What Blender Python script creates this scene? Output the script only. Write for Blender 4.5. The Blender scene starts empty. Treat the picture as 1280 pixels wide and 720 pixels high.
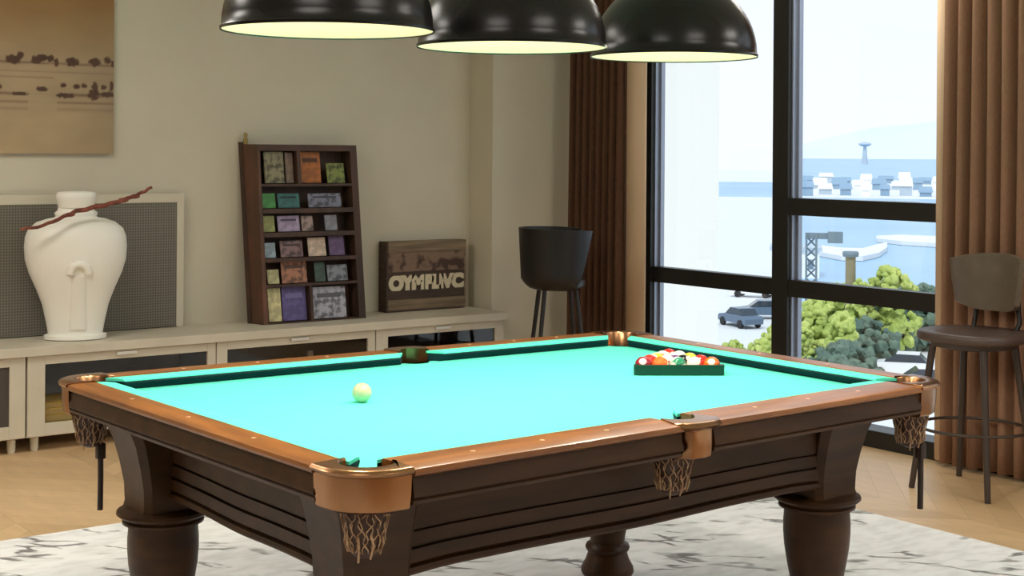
import bpy, bmesh, math, random
from mathutils import Vector, Matrix, noise
S = bpy.context.scene
C = S.collection
PI = math.pi
rnd = random.Random(7)

# ------------------------------------------------------------------ materials
def srgb(r, g, b):
    f = lambda c: (c/255/12.92) if c/255 <= .04045 else ((c/255+.055)/1.055)**2.4
    return (f(r), f(g), f(b), 1)

def mat(name, col=(.5, .5, .5, 1), rough=.5, metal=0, spec=.5, emit=None, estr=0, sheen=0):
    m = bpy.data.materials.new(name); m.use_nodes = True
    b = m.node_tree.nodes['Principled BSDF']
    b.inputs['Base Color'].default_value = col
    b.inputs['Roughness'].default_value = rough
    b.inputs['Metallic'].default_value = metal
    b.inputs['Specular IOR Level'].default_value = spec
    if sheen: b.inputs['Sheen Weight'].default_value = sheen
    if emit:
        b.inputs['Emission Color'].default_value = emit
        b.inputs['Emission Strength'].default_value = estr
    return m

def nd(m, t, **kw):
    n = m.node_tree.nodes.new(t)
    for k, v in kw.items(): setattr(n, k, v)
    return n
def lk(m, a, b): m.node_tree.links.new(a, b)
def bsdf(m): return m.node_tree.nodes['Principled BSDF']

def coords(m, scale=(1, 1, 1), rot=(0, 0, 0), src='Object'):
    t = nd(m, 'ShaderNodeTexCoord'); mp = nd(m, 'ShaderNodeMapping')
    mp.inputs['Scale'].default_value = scale; mp.inputs['Rotation'].default_value = rot
    lk(m, t.outputs[src], mp.inputs['Vector']); return mp.outputs['Vector']

def noise_mat(name, c1, c2, scale=5, stretch=(1, 1, 1), rough=.5, detail=4, lo=.35, hi=.65, bump=0, rot=(0, 0, 0), **kw):
    m = mat(name, c1, rough, **kw)
    v = coords(m, stretch, rot)
    n = nd(m, 'ShaderNodeTexNoise'); n.inputs['Scale'].default_value = scale; n.inputs['Detail'].default_value = detail
    lk(m, v, n.inputs['Vector'])
    r = nd(m, 'ShaderNodeValToRGB')
    r.color_ramp.elements[0].position = lo; r.color_ramp.elements[1].position = hi
    r.color_ramp.elements[0].color = c1; r.color_ramp.elements[1].color = c2
    lk(m, n.outputs['Fac'], r.inputs['Fac']); lk(m, r.outputs['Color'], bsdf(m).inputs['Base Color'])
    if bump:
        b = nd(m, 'ShaderNodeBump'); b.inputs['Strength'].default_value = bump; b.inputs['Distance'].default_value = .01
        lk(m, n.outputs['Fac'], b.inputs['Height']); lk(m, b.outputs['Normal'], bsdf(m).inputs['Normal'])
    return m

M = {}
M['wall'] = noise_mat('wall paint', srgb(207, 199, 178), srgb(211, 203, 182), 3, rough=.75, spec=.2)
M['ceiling'] = noise_mat('ceiling paint', srgb(225, 220, 208), srgb(229, 224, 212), 3, rough=.8)
M['panel_wall'] = noise_mat('dark panelled wall', srgb(84, 66, 50), srgb(98, 78, 60), 4, (2, 2, .3), .6)
M['walnut'] = noise_mat('walnut wood', srgb(118, 68, 24), srgb(160, 98, 38), 9, (.35, 2.5, 2.5), .32, detail=6, spec=.5)
M['walnut_cross'] = noise_mat('walnut wood crosswise', srgb(118, 68, 24), srgb(160, 98, 38), 9, (2.5, .35, 2.5), .32, detail=6, spec=.5)
M['dark_walnut'] = noise_mat('dark stained walnut', srgb(56, 34, 14), srgb(74, 46, 20), 8, (.4, 2, 3), .45, detail=5, spec=.3)
M['bronze'] = mat('bronze casting', srgb(158, 116, 82), .26, 1)
M['cloth'] = noise_mat('turquoise billiard cloth', (.112, .90, .66, 1), (.118, .92, .68, 1), 160, rough=.85, spec=.12, sheen=.1)
M['rail_cloth'] = noise_mat('cushion cloth', (.125, .86, .62, 1), (.135, .88, .64, 1), 160, rough=.85, spec=.1)
M['nose'] = mat('dark teal cushion shade', (.002, .022, .028, 1), .7, spec=.2)
M['leather'] = mat('dark brown leather', srgb(70, 42, 26), .5)
M['cord'] = noise_mat('tan pocket cord', srgb(150, 112, 78), srgb(205, 170, 130), 60, rough=.7)
M['pearl'] = mat('pearl inlay', srgb(235, 190, 150), .3)
M['rod'] = mat('dark hanging strap', srgb(45, 28, 20), .5)
M['shade_black'] = mat('black enamel', (.012, .011, .011, 1), .25, spec=.32)
M['shade_in'] = mat('cream enamel inside', srgb(250, 240, 212), .6)
M['bulb'] = mat('lit bulb', (1, 1, 1, 1), .5, emit=(1, .88, .6, 1), estr=5)
M['cable'] = mat('black cable', (.01, .01, .01, 1), .5)
M['frame'] = mat('black window aluminium', (.018, .018, .016, 1), .42, .3)
M['frame_side_lit'] = mat('daylit window aluminium', (.30, .33, .40, 1), .35, .6)
M['curtain_l'] = noise_mat('dark brown curtain fabric', srgb(84, 60, 45), srgb(98, 70, 54), 40, (8, 8, 1), .9, spec=.1)
M['curtain_r'] = noise_mat('brown curtain fabric', srgb(144, 110, 88), srgb(158, 122, 98), 40, (8, 8, 1), .9, spec=.1)
M['lining'] = mat('beige curtain lining', srgb(214, 186, 155), .9, spec=.1)
M['cab'] = noise_mat('warm grey painted wood', srgb(205, 196, 176), srgb(212, 203, 184), 6, rough=.5)
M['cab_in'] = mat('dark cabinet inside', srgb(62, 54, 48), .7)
M['cab_panel'] = mat('dark inset panel', srgb(74, 66, 60), .6)
M['nickel'] = mat('white metal catch', srgb(225, 222, 212), .3, .2)
M['ceramic'] = mat('white ceramic', srgb(246, 243, 232), .38, spec=.45)
M['wood_dark'] = noise_mat('dark rack wood', srgb(56, 38, 28), srgb(80, 54, 38), 12, (1, 1, .2), .6)
M['wood_red'] = noise_mat('reddish brown rack side', srgb(60, 50, 38), srgb(120, 72, 50), 3, (1, 1, .6), .6)
M['branch'] = noise_mat('reddish bark', srgb(98, 48, 34), srgb(150, 84, 66), 18, rough=.7, bump=.5)
M['stool_seat'] = mat('dark moulded plastic', srgb(20, 17, 15), .4)
M['stool_metal'] = mat('black powder coated steel', srgb(38, 34, 32), .4, .3)
M['stool_grey'] = noise_mat('taupe leather', srgb(98, 86, 70), srgb(108, 95, 78), 14, rough=.42)
M['stool_brown'] = mat('dark brown leather seat', srgb(82, 66, 58), .42)
M['stool_leg'] = mat('dark brown stool legs', srgb(62, 50, 42), .45)
M['rack_green'] = mat('dark green rack plastic', (.004, .035, .018, 1), .35)

def wood_grey(name, a, b): return noise_mat(name, a, b, 14, (.2, 1, 3), .7)
M['crate'] = wood_grey('weathered crate wood', srgb(104, 88, 68), srgb(140, 120, 94))
M['crate_dark'] = wood_grey('dark crate wood', srgb(60, 46, 36), srgb(78, 60, 48))
M['cream'] = mat('cream paint', srgb(214, 200, 168), .7)

# glass that lets light through
def glass_mat(name, tint=(.96, .98, 1, 1), gloss=.06):
    m = bpy.data.materials.new(name); m.use_nodes = True; nt = m.node_tree; nt.nodes.clear()
    o = nd(m, 'ShaderNodeOutputMaterial'); t = nd(m, 'ShaderNodeBsdfTransparent'); g = nd(m, 'ShaderNodeBsdfGlossy'); x = nd(m, 'ShaderNodeMixShader')
    t.inputs['Color'].default_value = tint; g.inputs['Roughness'].default_value = .03
    x.inputs[0].default_value = gloss
    lk(m, t.outputs[0], x.inputs[1]); lk(m, g.outputs[0], x.inputs[2]); lk(m, x.outputs[0], o.inputs[0]); return m
M['glass'] = glass_mat('window glass')
M['glass_cab'] = glass_mat('smoked cabinet glass', (.82, .80, .78, 1), .04)

# chevron oak floor
def floor_mat():
    m = mat('chevron oak floor', (.5, .4, .3, 1), .42)
    v = coords(m); s = nd(m, 'ShaderNodeSeparateXYZ'); lk(m, v, s.inputs[0])
    def mth(op, a, b=None):
        n = nd(m, 'ShaderNodeMath', operation=op)
        for i, q in enumerate((a, b)):
            if q is None: continue
            if isinstance(q, (int, float)): n.inputs[i].default_value = q
            else: lk(m, q, n.inputs[i])
        return n.outputs[0]
    w = .62
    fx = mth('FLOORED_MODULO', s.outputs['X'], w*2)
    tri = mth('ABSOLUTE', mth('SUBTRACT', fx, w))
    t = mth('MULTIPLY', mth('ADD', s.outputs['Y'], tri), 1/.15)
    idx = mth('FLOOR', t); fr = mth('FRACT', t)
    col = mth('FLOOR', mth('MULTIPLY', s.outputs['X'], 1/w))
    cb = nd(m, 'ShaderNodeCombineXYZ'); lk(m, idx, cb.inputs[0]); lk(m, col, cb.inputs[1])
    wn = nd(m, 'ShaderNodeTexWhiteNoise'); lk(m, cb.outputs[0], wn.inputs['Vector'])
    r = nd(m, 'ShaderNodeValToRGB'); r.color_ramp.elements[0].color = srgb(212, 176, 130); r.color_ramp.elements[1].color = srgb(232, 196, 150)
    lk(m, wn.outputs['Value'], r.inputs['Fac'])
    n = nd(m, 'ShaderNodeTexNoise'); n.inputs['Scale'].default_value = 7; n.inputs['Detail'].default_value = 6
    lk(m, coords(m, (3, .6, 1), (0, 0, .7)), n.inputs['Vector'])
    mx = nd(m, 'ShaderNodeMix', data_type='RGBA', blend_type='MULTIPLY'); mx.inputs[0].default_value = .28
    lk(m, r.outputs[0], mx.inputs[6]); lk(m, n.outputs['Fac'], mx.inputs[7])
    seam = mth('LESS_THAN', fr, .03)
    seam2 = mth('LESS_THAN', mth('FRACT', mth('MULTIPLY', s.outputs['X'], 1/w)), .006)
    sm = mth('MULTIPLY', mth('MAXIMUM', seam, seam2), .3)
    m2 = nd(m, 'ShaderNodeMix', data_type='RGBA'); lk(m, sm, m2.inputs[0]); lk(m, mx.outputs[2], m2.inputs[6]); m2.inputs[7].default_value = srgb(120, 90, 58)
    lk(m, m2.outputs[2], bsdf(m).inputs['Base Color'])
    return m
M['floor'] = floor_mat()

# cream rug with dark vein strokes
def rug_mat():
    m = mat('cream rug with dark veins', (.8, .8, .8, 1), .95, spec=.1, sheen=.3)
    def vein(scale, stretch, rot, seed, th, lo, hi, mscale):
        v0 = coords(m, (1, 1, 1), rot); mp = nd(m, 'ShaderNodeMapping'); mp.inputs['Scale'].default_value = stretch; lk(m, v0, mp.inputs['Vector']); v = mp.outputs['Vector']
        n0 = nd(m, 'ShaderNodeTexNoise'); n0.inputs['Scale'].default_value = 5; n0.inputs['Detail'].default_value = 5
        lk(m, v, n0.inputs['Vector'])
        mixv = nd(m, 'ShaderNodeMix', data_type='RGBA', blend_type='LINEAR_LIGHT'); mixv.inputs[0].default_value = .11
        lk(m, v, mixv.inputs[6]); lk(m, n0.outputs['Color'], mixv.inputs[7])
        vo = nd(m, 'ShaderNodeTexVoronoi', feature='DISTANCE_TO_EDGE'); vo.inputs['Scale'].default_value = scale
        lk(m, mixv.outputs[2], vo.inputs['Vector'])
        r = nd(m, 'ShaderNodeValToRGB'); r.color_ramp.elements[0].position = th*.35; r.color_ramp.elements[1].position = th
        r.color_ramp.elements[0].color = (1, 1, 1, 1); r.color_ramp.elements[1].color = (0, 0, 0, 1)
        lk(m, vo.outputs['Distance'], r.inputs[0])
        n1 = nd(m, 'ShaderNodeTexNoise', noise_dimensions='4D'); n1.inputs['W'].default_value = seed; n1.inputs['Scale'].default_value = mscale; n1.inputs['Detail'].default_value = 3
        lk(m, v, n1.inputs['Vector'])
        r1 = nd(m, 'ShaderNodeValToRGB'); r1.color_ramp.elements[0].position = lo; r1.color_ramp.elements[1].position = hi
        lk(m, n1.outputs['Fac'], r1.inputs[0])
        mm = nd(m, 'ShaderNodeMath', operation='MULTIPLY'); lk(m, r.outputs[0], mm.inputs[0]); lk(m, r1.outputs[0], mm.inputs[1])
        return mm.outputs[0]
    a = vein(3.6, (.75, 1.9, 1), (0, 0, .60), 1.3, .075, .545, .60, 3.2)
    b = vein(5.5, (.7, 2.0, 1), (0, 0, .95), 7.7, .075, .57, .62, 4.2)
    mx = nd(m, 'ShaderNodeMath', operation='MAXIMUM'); lk(m, a, mx.inputs[0]); lk(m, b, mx.inputs[1])
    sc = nd(m, 'ShaderNodeMath', operation='MULTIPLY'); sc.inputs[1].default_value = .85; lk(m, mx.outputs[0], sc.inputs[0])
    nb = nd(m, 'ShaderNodeTexNoise'); nb.inputs['Scale'].default_value = 9; nb.inputs['Detail'].default_value = 6
    lk(m, coords(m, (1, 2.2, 1)), nb.inputs['Vector'])
    rb = nd(m, 'ShaderNodeValToRGB'); rb.color_ramp.elements[0].position = .38; rb.color_ramp.elements[1].position = .56
    rb.color_ramp.elements[0].color = srgb(228, 227, 226); rb.color_ramp.elements[1].color = srgb(243, 242, 242)
    lk(m, nb.outputs['Fac'], rb.inputs[0])
    m2 = nd(m, 'ShaderNodeMix', data_type='RGBA'); lk(m, sc.outputs[0], m2.inputs[0]); lk(m, rb.outputs[0], m2.inputs[6]); m2.inputs[7].default_value = srgb(64, 57, 52)
    lk(m, m2.outputs[2], bsdf(m).inputs['Base Color'])
    return m
M['rug'] = rug_mat()

# woven grille
def weave_mat():
    m = mat('grey woven mesh', (.1, .1, .09, 1), .7)
    v = coords(m)
    w1 = nd(m, 'ShaderNodeTexWave', bands_direction='X'); w1.inputs['Scale'].default_value = 22; w1.inputs['Distortion'].default_value = .4
    w2 = nd(m, 'ShaderNodeTexWave', bands_direction='Z'); w2.inputs['Scale'].default_value = 22; w2.inputs['Distortion'].default_value = .4
    for w in (w1, w2): lk(m, v, w.inputs['Vector'])
    x = nd(m, 'ShaderNodeMath', operation='MULTIPLY'); lk(m, w1.outputs['Fac'], x.inputs[0]); lk(m, w2.outputs['Fac'], x.inputs[1])
    r = nd(m, 'ShaderNodeValToRGB'); r.color_ramp.elements[0].color = srgb(98, 94, 84); r.color_ramp.elements[1].color = srgb(136, 130, 118)
    r.color_ramp.elements[1].position = .8
    lk(m, x.outputs[0], r.inputs[0]); lk(m, r.outputs[0], bsdf(m).inputs['Base Color']); return m
M['weave'] = weave_mat()

# ------------------------------------------------------------------ mesh helpers
def V3(*a): return Vector(a)
def box(bm, x0, x1, y0, y1, z0, z1, bev=0):
    ps = [(x, y, z) for z in (z0, z1) for x, y in ((x0, y0), (x1, y0), (x1, y1), (x0, y1))]
    v = [bm.verts.new(p) for p in ps]
    fs = [(3, 2, 1, 0), (4, 5, 6, 7), (0, 1, 5, 4), (1, 2, 6, 5), (2, 3, 7, 6), (3, 0, 4, 7)]
    faces = [bm.faces.new([v[i] for i in f]) for f in fs]
    if bev:
        es = list({e for f in faces for e in f.edges})
        bmesh.ops.bevel(bm, geom=es, offset=bev, segments=2, affect='EDGES', profile=.6)
def hexa(bm, p):  # 8 points: bottom 4 ccw, top 4 ccw
    v = [bm.verts.new(q) for q in p]
    for f in [(3, 2, 1, 0), (4, 5, 6, 7), (0, 1, 5, 4), (1, 2, 6, 5), (2, 3, 7, 6), (3, 0, 4, 7)]: bm.faces.new([v[i] for i in f])
def loft(bm, rings, cap=True, closed=True):
    vs = [[bm.verts.new(p) for p in r] for r in rings]
    n = len(vs[0])
    for a, b in zip(vs, vs[1:]):
        for i in range(n if closed else n-1):
            j = (i+1) % n
            bm.faces.new((a[i], a[j], b[j], b[i]))
    if cap:
        for r, rev in ((vs[0], True), (vs[-1], False)):
            f = bm.faces.new(list(reversed(r)) if rev else r)
            if n > 4: bmesh.ops.triangulate(bm, faces=[f])
def lathe(bm, prof, c=(0, 0, 0), n=40, cap=True, sx=1, sy=1):
    loft(bm, [[(c[0]+r*sx*math.cos(2*PI*i/n), c[1]+r*sy*math.sin(2*PI*i/n), c[2]+z) for i in range(n)] for r, z in prof], cap)
def tube(bm, pts, r, n=10, r2=None, cyc=False, up=(0, 0, 1)):
    pts = [Vector(p) for p in pts]; rings = []; up = Vector(up); m = len(pts)
    for i, p in enumerate(pts):
        if cyc: d = pts[(i+1) % m]-pts[i-1]
        else: d = (pts[min(i+1, m-1)]-pts[max(i-1, 0)])
        d.normalize()
        a = d.cross(up if abs(d.dot(up)) < .95 else Vector((1, 0, 0))).normalized(); b = a.cross(d)
        rr = r if r2 is None else r+(r2-r)*i/(m-1)
        rings.append([p+a*rr*math.cos(2*PI*k/n)+b*rr*math.sin(2*PI*k/n) for k in range(n)])
    if cyc: rings.append(rings[0]); loft(bm, rings, False); bmesh.ops.remove_doubles(bm, verts=bm.verts, dist=1e-6)
    else: loft(bm, rings)
def obj(name, bm, m, parent=None, smooth=None, loc=None, kind=None):
    bmesh.ops.recalc_face_normals(bm, faces=bm.faces)
    me = bpy.data.meshes.new(name); bm.to_mesh(me); bm.free()
    o = bpy.data.objects.new(name, me); C.objects.link(o)
    for mm in (m if isinstance(m, list) else [m]): me.materials.append(mm)
    if smooth:
        me.shade_smooth(); me.set_sharp_from_angle(angle=math.radians(smooth))
    if parent: o.parent = parent
    if loc: o.location = loc
    if kind: o['kind'] = kind
    return o
def B(): return bmesh.new()
def tag(o, label, cat, group=None):
    o['label'] = label; o['category'] = cat
    if group: o['group'] = group
    return o
def thing(name, label, cat, loc=(0, 0, 0), rz=0, group=None):
    o = bpy.data.objects.new(name, None); C.objects.link(o); o.location = loc; o.rotation_euler = (0, 0, rz); o.empty_display_size = .1
    return tag(o, label, cat, group)
def bx(name, dims, m, parent=None, bev=0, **k):
    bm = B(); box(bm, *dims, bev=bev); return obj(name, bm, m, parent, **k)
def struct(name, dims, m, bev=0): return bx(name, dims, m, bev=bev, kind='structure')

# ------------------------------------------------------------------ room shell
UW = 5.80      # inner plane of the window wall
VW = 7.40      # inner plane of the long wall behind the cabinets
CZ = 2.80
struct('floor', (-2.5, 6.05, -1.6, 7.6, -.12, 0), M['floor'])
struct('ceiling', (-2.7, 6.1, -1.8, 7.6, CZ, CZ+.15), M['ceiling'])
struct('wall_back', (-2.7, 6.05, VW, VW+.2, 0, CZ), M['wall'])
struct('pilaster', (5.19, UW, 7.16, VW, 0, CZ), M['wall'])
struct('wall_left', (-2.7, -2.5, -1.6, VW, 0, CZ), M['panel_wall'])
bm = B(); box(bm, -2.5, 3.5, -1.8, -1.6, 0, CZ); box(bm, 5.5, 6.05, -1.8, -1.6, 0, CZ); box(bm, 3.5, 5.5, -1.8, -1.6, 0, .10); box(bm, 3.5, 5.5, -1.8, -1.6, 2.6, CZ)
obj('wall_front', bm, M['panel_wall'], kind='structure')
bm = B(); box(bm, 3.5, 5.5, -1.72, -1.64, .10, .16); box(bm, 3.5, 5.5, -1.72, -1.64, 2.54, 2.6)  # added window out of view, brings daylight in from the front
for u in (3.5, 4.47, 5.44): box(bm, u, u+.06, -1.72, -1.64, .16, 2.54)
w2 = obj('added_window', bm, M['frame'], kind='structure'); bx('window_pane', (3.56, 5.44, -1.69, -1.684, .16, 2.54), M['glass'], w2)
struct('wall_right', (UW, UW+.09, 6.452, VW, 0, CZ), M['wall'])
struct('wall_right_end', (UW, 6.05, -1.6, 1.05, 0, CZ), M['wall'])
struct('baseboard_back', (-2.5, 5.19, VW-.015, VW, 0, .09), M['cab'])
struct('baseboard_pilaster', (5.19, UW, 7.145, 7.16, 0, .09), M['cab'])

# window wall: black aluminium framing, floor to ceiling
fr = B()
box(fr, UW-.02, UW+.13, 1.05, 6.452, 0, .085, .004)
box(fr, UW, UW+.085, 1.05, 6.452, CZ-.08, CZ)
box(fr, UW, UW+.085, 6.412, 6.452, .085, CZ)
for v0, v1 in ((5.337, 5.449), (4.10, 4.18), (3.0, 3.08), (2.0, 2.08), (1.05, 1.10)): box(fr, UW, UW+.085, v0, v1, .085, CZ-.08, .003)
edges = [(5.449, 6.412), (4.18, 5.337), (3.08, 4.10), (2.08, 3.0), (1.10, 2.0)]
for i, (v0, v1) in enumerate(edges):
    box(fr, UW+.006, UW+.075, v0, v1, .699, .788)
    if i != 0: box(fr, UW+.006, UW+.075, v0, v1, 1.131, 1.221)
wf = obj('window_1', fr, M['frame'], kind='structure')
# side faces of the mullions, glancing daylight put into their grey
sd = B()
for v0, v1 in edges:
    for z0, z1 in ((.085, .699), (.788, 1.131), (1.221, CZ-.08)):
        if v0 == 5.449 and z0 > .7:
            if z0 > .9: continue
            z1 = CZ-.08
        box(sd, UW+.025, UW+.084, v1-.010, v1-.0005, z0, z1)
        box(sd, UW+.055, UW+.084, v1-.026, v1-.010, z0, z1)
obj('window_frame', sd, M['frame_side_lit'], wf)
for i, (v0, v1) in enumerate(edges):
    bx('window_pane', (UW+.065, UW+.071, v0, v1, .085, CZ-.08), M['glass'], wf)

# ------------------------------------------------------------------ rug
bm = B(); box(bm, -1.0, 4.69, 1.2, 5.43, 0.0005, .012, .004)
tag(obj('rug', bm, M['rug']), 'large cream rug with dark veined strokes under the pool table', 'rug')

# ------------------------------------------------------------------ pool table
T0 = Vector((2.5, 3.33, 0))
tb = thing('pool_table', 'walnut pool table with turquoise cloth and bronze pocket castings on the cream rug', 'pool table', T0)
cA, cB, cC, cD = V3(1.489, 2.523), V3(3.549, 2.614), V3(3.564, 4.086), V3(1.432, 4.137)
for q in (cA, cB, cC, cD): pass
A_, B_, C_, D_ = [Vector((q.x-T0.x, q.y-T0.y)) for q in (cA, cB, cC, cD)]
def frame2(P, Q):  # along unit, inward unit, length   (table centre on the left of P->Q)
    d = (Q-P); L = d.length; d.normalize(); n = Vector((-d.y, d.x)); return d, n, L
SIDES = {'near': (A_, B_), 'right': (B_, C_), 'far': (C_, D_), 'left': (D_, A_)}
WOODW = {'near': .125, 'right': .085, 'far': .085, 'left': .085}
def at2(P, d, n, s, w, z): q = P+d*s+n*w; return (q.x, q.y, z)
def cap_profile(w): return [(w, .797), (w-.004, .80), (.012, .80), (.003, .797), (0, .790), (.002, .784), (.010, .780), (w, .780)]
def fascia_profile(w): return [(w-.01, .7795), (.013, .7795), (.013, .776), (.011, .771), (.012, .760), (.006, .748), (.005, .738), (.012, .732), (.008, .729), (.010, .722), (.02, .720), (w-.01, .720)]
def rail(side, s0, s1):
    P, Q = SIDES[side]; d, n, L = frame2(P, Q); w = WOODW[side]
    bm = B(); pr = cap_profile(w)
    loft(bm, [[at2(P, d, n, s0+(s1-s0)*k/6, a, z) for a, z in pr] for k in range(7)])
    r = obj('rail', bm, M['walnut'] if side in ('near', 'far') else M['walnut_cross'], tb, smooth=35)
    bm = B(); pr = fascia_profile(w)
    loft(bm, [[at2(P, d, n, s0+(s1-s0)*k/6, a, z) for a, z in pr] for k in range(7)])
    obj('fascia', bm, M['dark_walnut'], r, smooth=35)
    # cushion, ends cut back towards the pockets
    def cush(cp, nm, m):
        def ring(s, sg): return [at2(P, d, n, s+sg*max(0, a-w)*.75, a, z) for a, z in cp]
        bm = B(); loft(bm, [ring(s0-.012, 1)]+[ring(s0+.06+(s1-s0-.12)*k/4, 0) for k in range(5)]+[ring(s1+.012, -1)])
        o = obj(nm, bm, m, r, smooth=35); return o
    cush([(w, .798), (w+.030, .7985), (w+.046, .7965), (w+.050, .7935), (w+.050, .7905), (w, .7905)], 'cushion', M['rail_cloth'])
    o = cush([(w+.004, .7900), (w+.0505, .7900), (w+.053, .786), (w+.050, .781), (w+.036, .766), (w+.004, .766)], 'cushion_shade', M['nose']); o['label'] = 'shaded lower face of the cushion, painted dark teal'  # shade under the cushion is put into this strip's colour
    return r, d, n, P
CI = .156
LN = (B_-A_).length; LF = (D_-C_).length; LR = (C_-B_).length; LL = (A_-D_).length
sN = LN*.487; sF = LF*(1-.552)
segs = [('near', CI, sN-.055), ('near', sN+.055, LN-CI), ('far', CI, sF-.058), ('far', sF+.058, LF-CI), ('right', CI, LR-CI), ('left', CI, LL-CI)]
for sd_, a, b in segs:
    r, d, n, P = rail(sd_, a, b)
    k = 3
    for i in range(k):   # pearl sights set in the wooden rail top
        s = a+(b-a)*(i+1)/(k+1); q = at2(P, d, n, s, WOODW[sd_]*.52, .8004)
        bm = B(); lathe(bm, [(.0062, -.002), (.0062, .0003), (.004, .0007)], q, 14); obj('sight', bm, M['pearl'], r)

# slate bed under cloth, notched at the six pockets
PC, PR = .105, .058
out = []
corners = [(D_, A_, B_), (A_, B_, C_), (B_, C_, D_), (C_, D_, A_)]   # prev, corner, next
pocket_c = []
def corner_frame(prev, cor, nxt):
    e1 = (nxt-cor).normalized(); e2 = (prev-cor).normalized(); return e1, e2
for i, (pv, co, nx) in enumerate(corners):
    e1, e2 = corner_frame(pv, co, nx); c = co+e1*PC+e2*PC; pocket_c.append((c, co, e1, e2))
    for k in range(9):
        a = PI/2*(1-k/8); q = c+(e1*math.cos(a)+e2*math.sin(a))*(PR+.006); out.append(q)
    side = {0: ('near', sN), 2: ('far', sF)}.get(i)
    if side:
        d, n, L = frame2(*SIDES[side[0]]); P = SIDES[side[0]][0]; sc_ = P+d*side[1]+n*.085
        for k in range(9):
            a = PI*(1-k/8); q = sc_+(d*math.cos(a)+n*math.sin(a))*(.05); q = q if (q-P).dot(n) > .10 else q+n*(.10-(q-P).dot(n)); out.append(q)
bm = B(); lo = [bm.verts.new((q.x, q.y, .735)) for q in out]; hi = [bm.verts.new((q.x, q.y, .765)) for q in out]
f1 = bm.faces.new(hi); f2 = bm.faces.new(list(reversed(lo)))
for i in range(len(out)):
    j = (i+1) % len(out); bm.faces.new((lo[i], lo[j], hi[j], hi[i]))
bmesh.ops.triangulate(bm, faces=[f1, f2], ngon_method='EAR_CLIP')
obj('bed_cloth', bm, M['cloth'], tb)

# bronze corner castings, nets and straps
def net(c, e, top=.715, strap=False, parent=None):
    """woven leather pouch hanging under a pocket"""
    bm = B(); prof = [(.050, 0), (.048, -.02), (.040, -.055), (.033, -.085), (.027, -.100), (.012, -.108)]
    lathe(bm, prof, (c.x, c.y, top), 24); 
    nt = obj('pocket_net', bm, M['leather'], tb, smooth=60)
    bm = B()
    def rad(z):
        for (r0, z0), (r1, z1) in zip(prof, prof[1:]):
            if z1 <= z <= z0: return r0+(r1-r0)*(z-z0)/(z1-z0)
        return .03
    for sgn in (1, -1):
        for k in range(15):
            pts = []
            for t in range(13):
                z = -.092*t/12; a = 2*PI*k/15+sgn*.55*t/12+.10*math.sin(t*1.3+k*2); r = rad(z)+.003
                pts.append((c.x+r*math.cos(a), c.y+r*math.sin(a), top+z))
            tube(bm, pts, .0015, 5)
    for k in range(9):
        a = 2*PI*k/9+.3; L = .10+.03*((k*7) % 4)/4
        tube(bm, [(c.x+.040*math.cos(a), c.y+.040*math.sin(a), top-.05), (c.x+.043*math.cos(a+.1), c.y+.043*math.sin(a+.1), top-.075), (c.x+.036*math.cos(a), c.y+.036*math.sin(a), top-L*.9)], .0024, 5)
    obj('net_cord', bm, M['cord'], nt, smooth=60)
    if strap:
        bm = B(); q = c+e*.03
        box(bm, q.x-.012, q.x+.012, q.y-.012, q.y+.012, .575, .62, .004)
        tube(bm, [(q.x, q.y, .60), (q.x+.001, q.y, .52), (q.x, q.y, .43)], .0085, 8)
        obj('pocket_strap', bm, M['rod'], tb, smooth=50)
for idx, (c, co, e1, e2) in enumerate(pocket_c):
    # outer path: short side -> rounded corner -> long side
    R = .12; outer = [e2*.160]
    for k in range(17):
        a = PI+PI/2*k/16; outer.append(e1*(R+R*math.cos(a))+e2*(R+R*math.sin(a)))
    outer.append(e1*.152)
    inner = [e1*.088+e2*.160]
    for k in range(17):
        a = math.radians(118+(332-118)*k/16); inner.append(e1*(PC+PR*math.cos(a))+e2*(PC+PR*math.sin(a)))
    inner.append(e1*.152+e2*.088)
    o3 = lambda v, z, s=1.0: (co.x+v.x*s, co.y+v.y*s, z)
    cen = e1*R+e2*R
    def shift(v, am): w = (cen-v); return v+w.normalized()*am
    prof = [(outer, .8035, .006), (outer, .8015, .001), (outer, .796, -.003), (outer, .790, 0), (outer, .786, .006), (outer, .745, .008), (outer, .716, .012), (outer, .710, .02)]
    bm = B(); rings = []
    for pth, z, am in prof: rings.append([o3(shift(v, am), z) for v in pth])
    rings.append([o3(v, .710) for v in inner]); rings.append([o3(v, .798) for v in inner]); rings.append([o3(v*1.0+(v-(e1*PC+e2*PC)).normalized()*.004, .8035) for v in inner])
    rings.append(rings[0])
    vs = [[bm.verts.new(p) for p in r] for r in rings[:-1]]; vs.append(vs[0])
    for a, b in zip(vs, vs[1:]):
        for i in range(len(a)-1): bm.faces.new((a[i], a[i+1], b[i+1], b[i]))
    for e in (0, -1):
        f = bm.faces.new([r[e] for r in vs[:-1]]); bmesh.ops.triangulate(bm, faces=[f])
    obj('pocket_casting', bm, M['bronze'], tb, smooth=40)
    net(Vector((c.x, c.y))-(e1+e2)*.012, (e1+e2).normalized()*(-1 if idx == 1 else 1), strap=idx in (1, 3))
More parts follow.
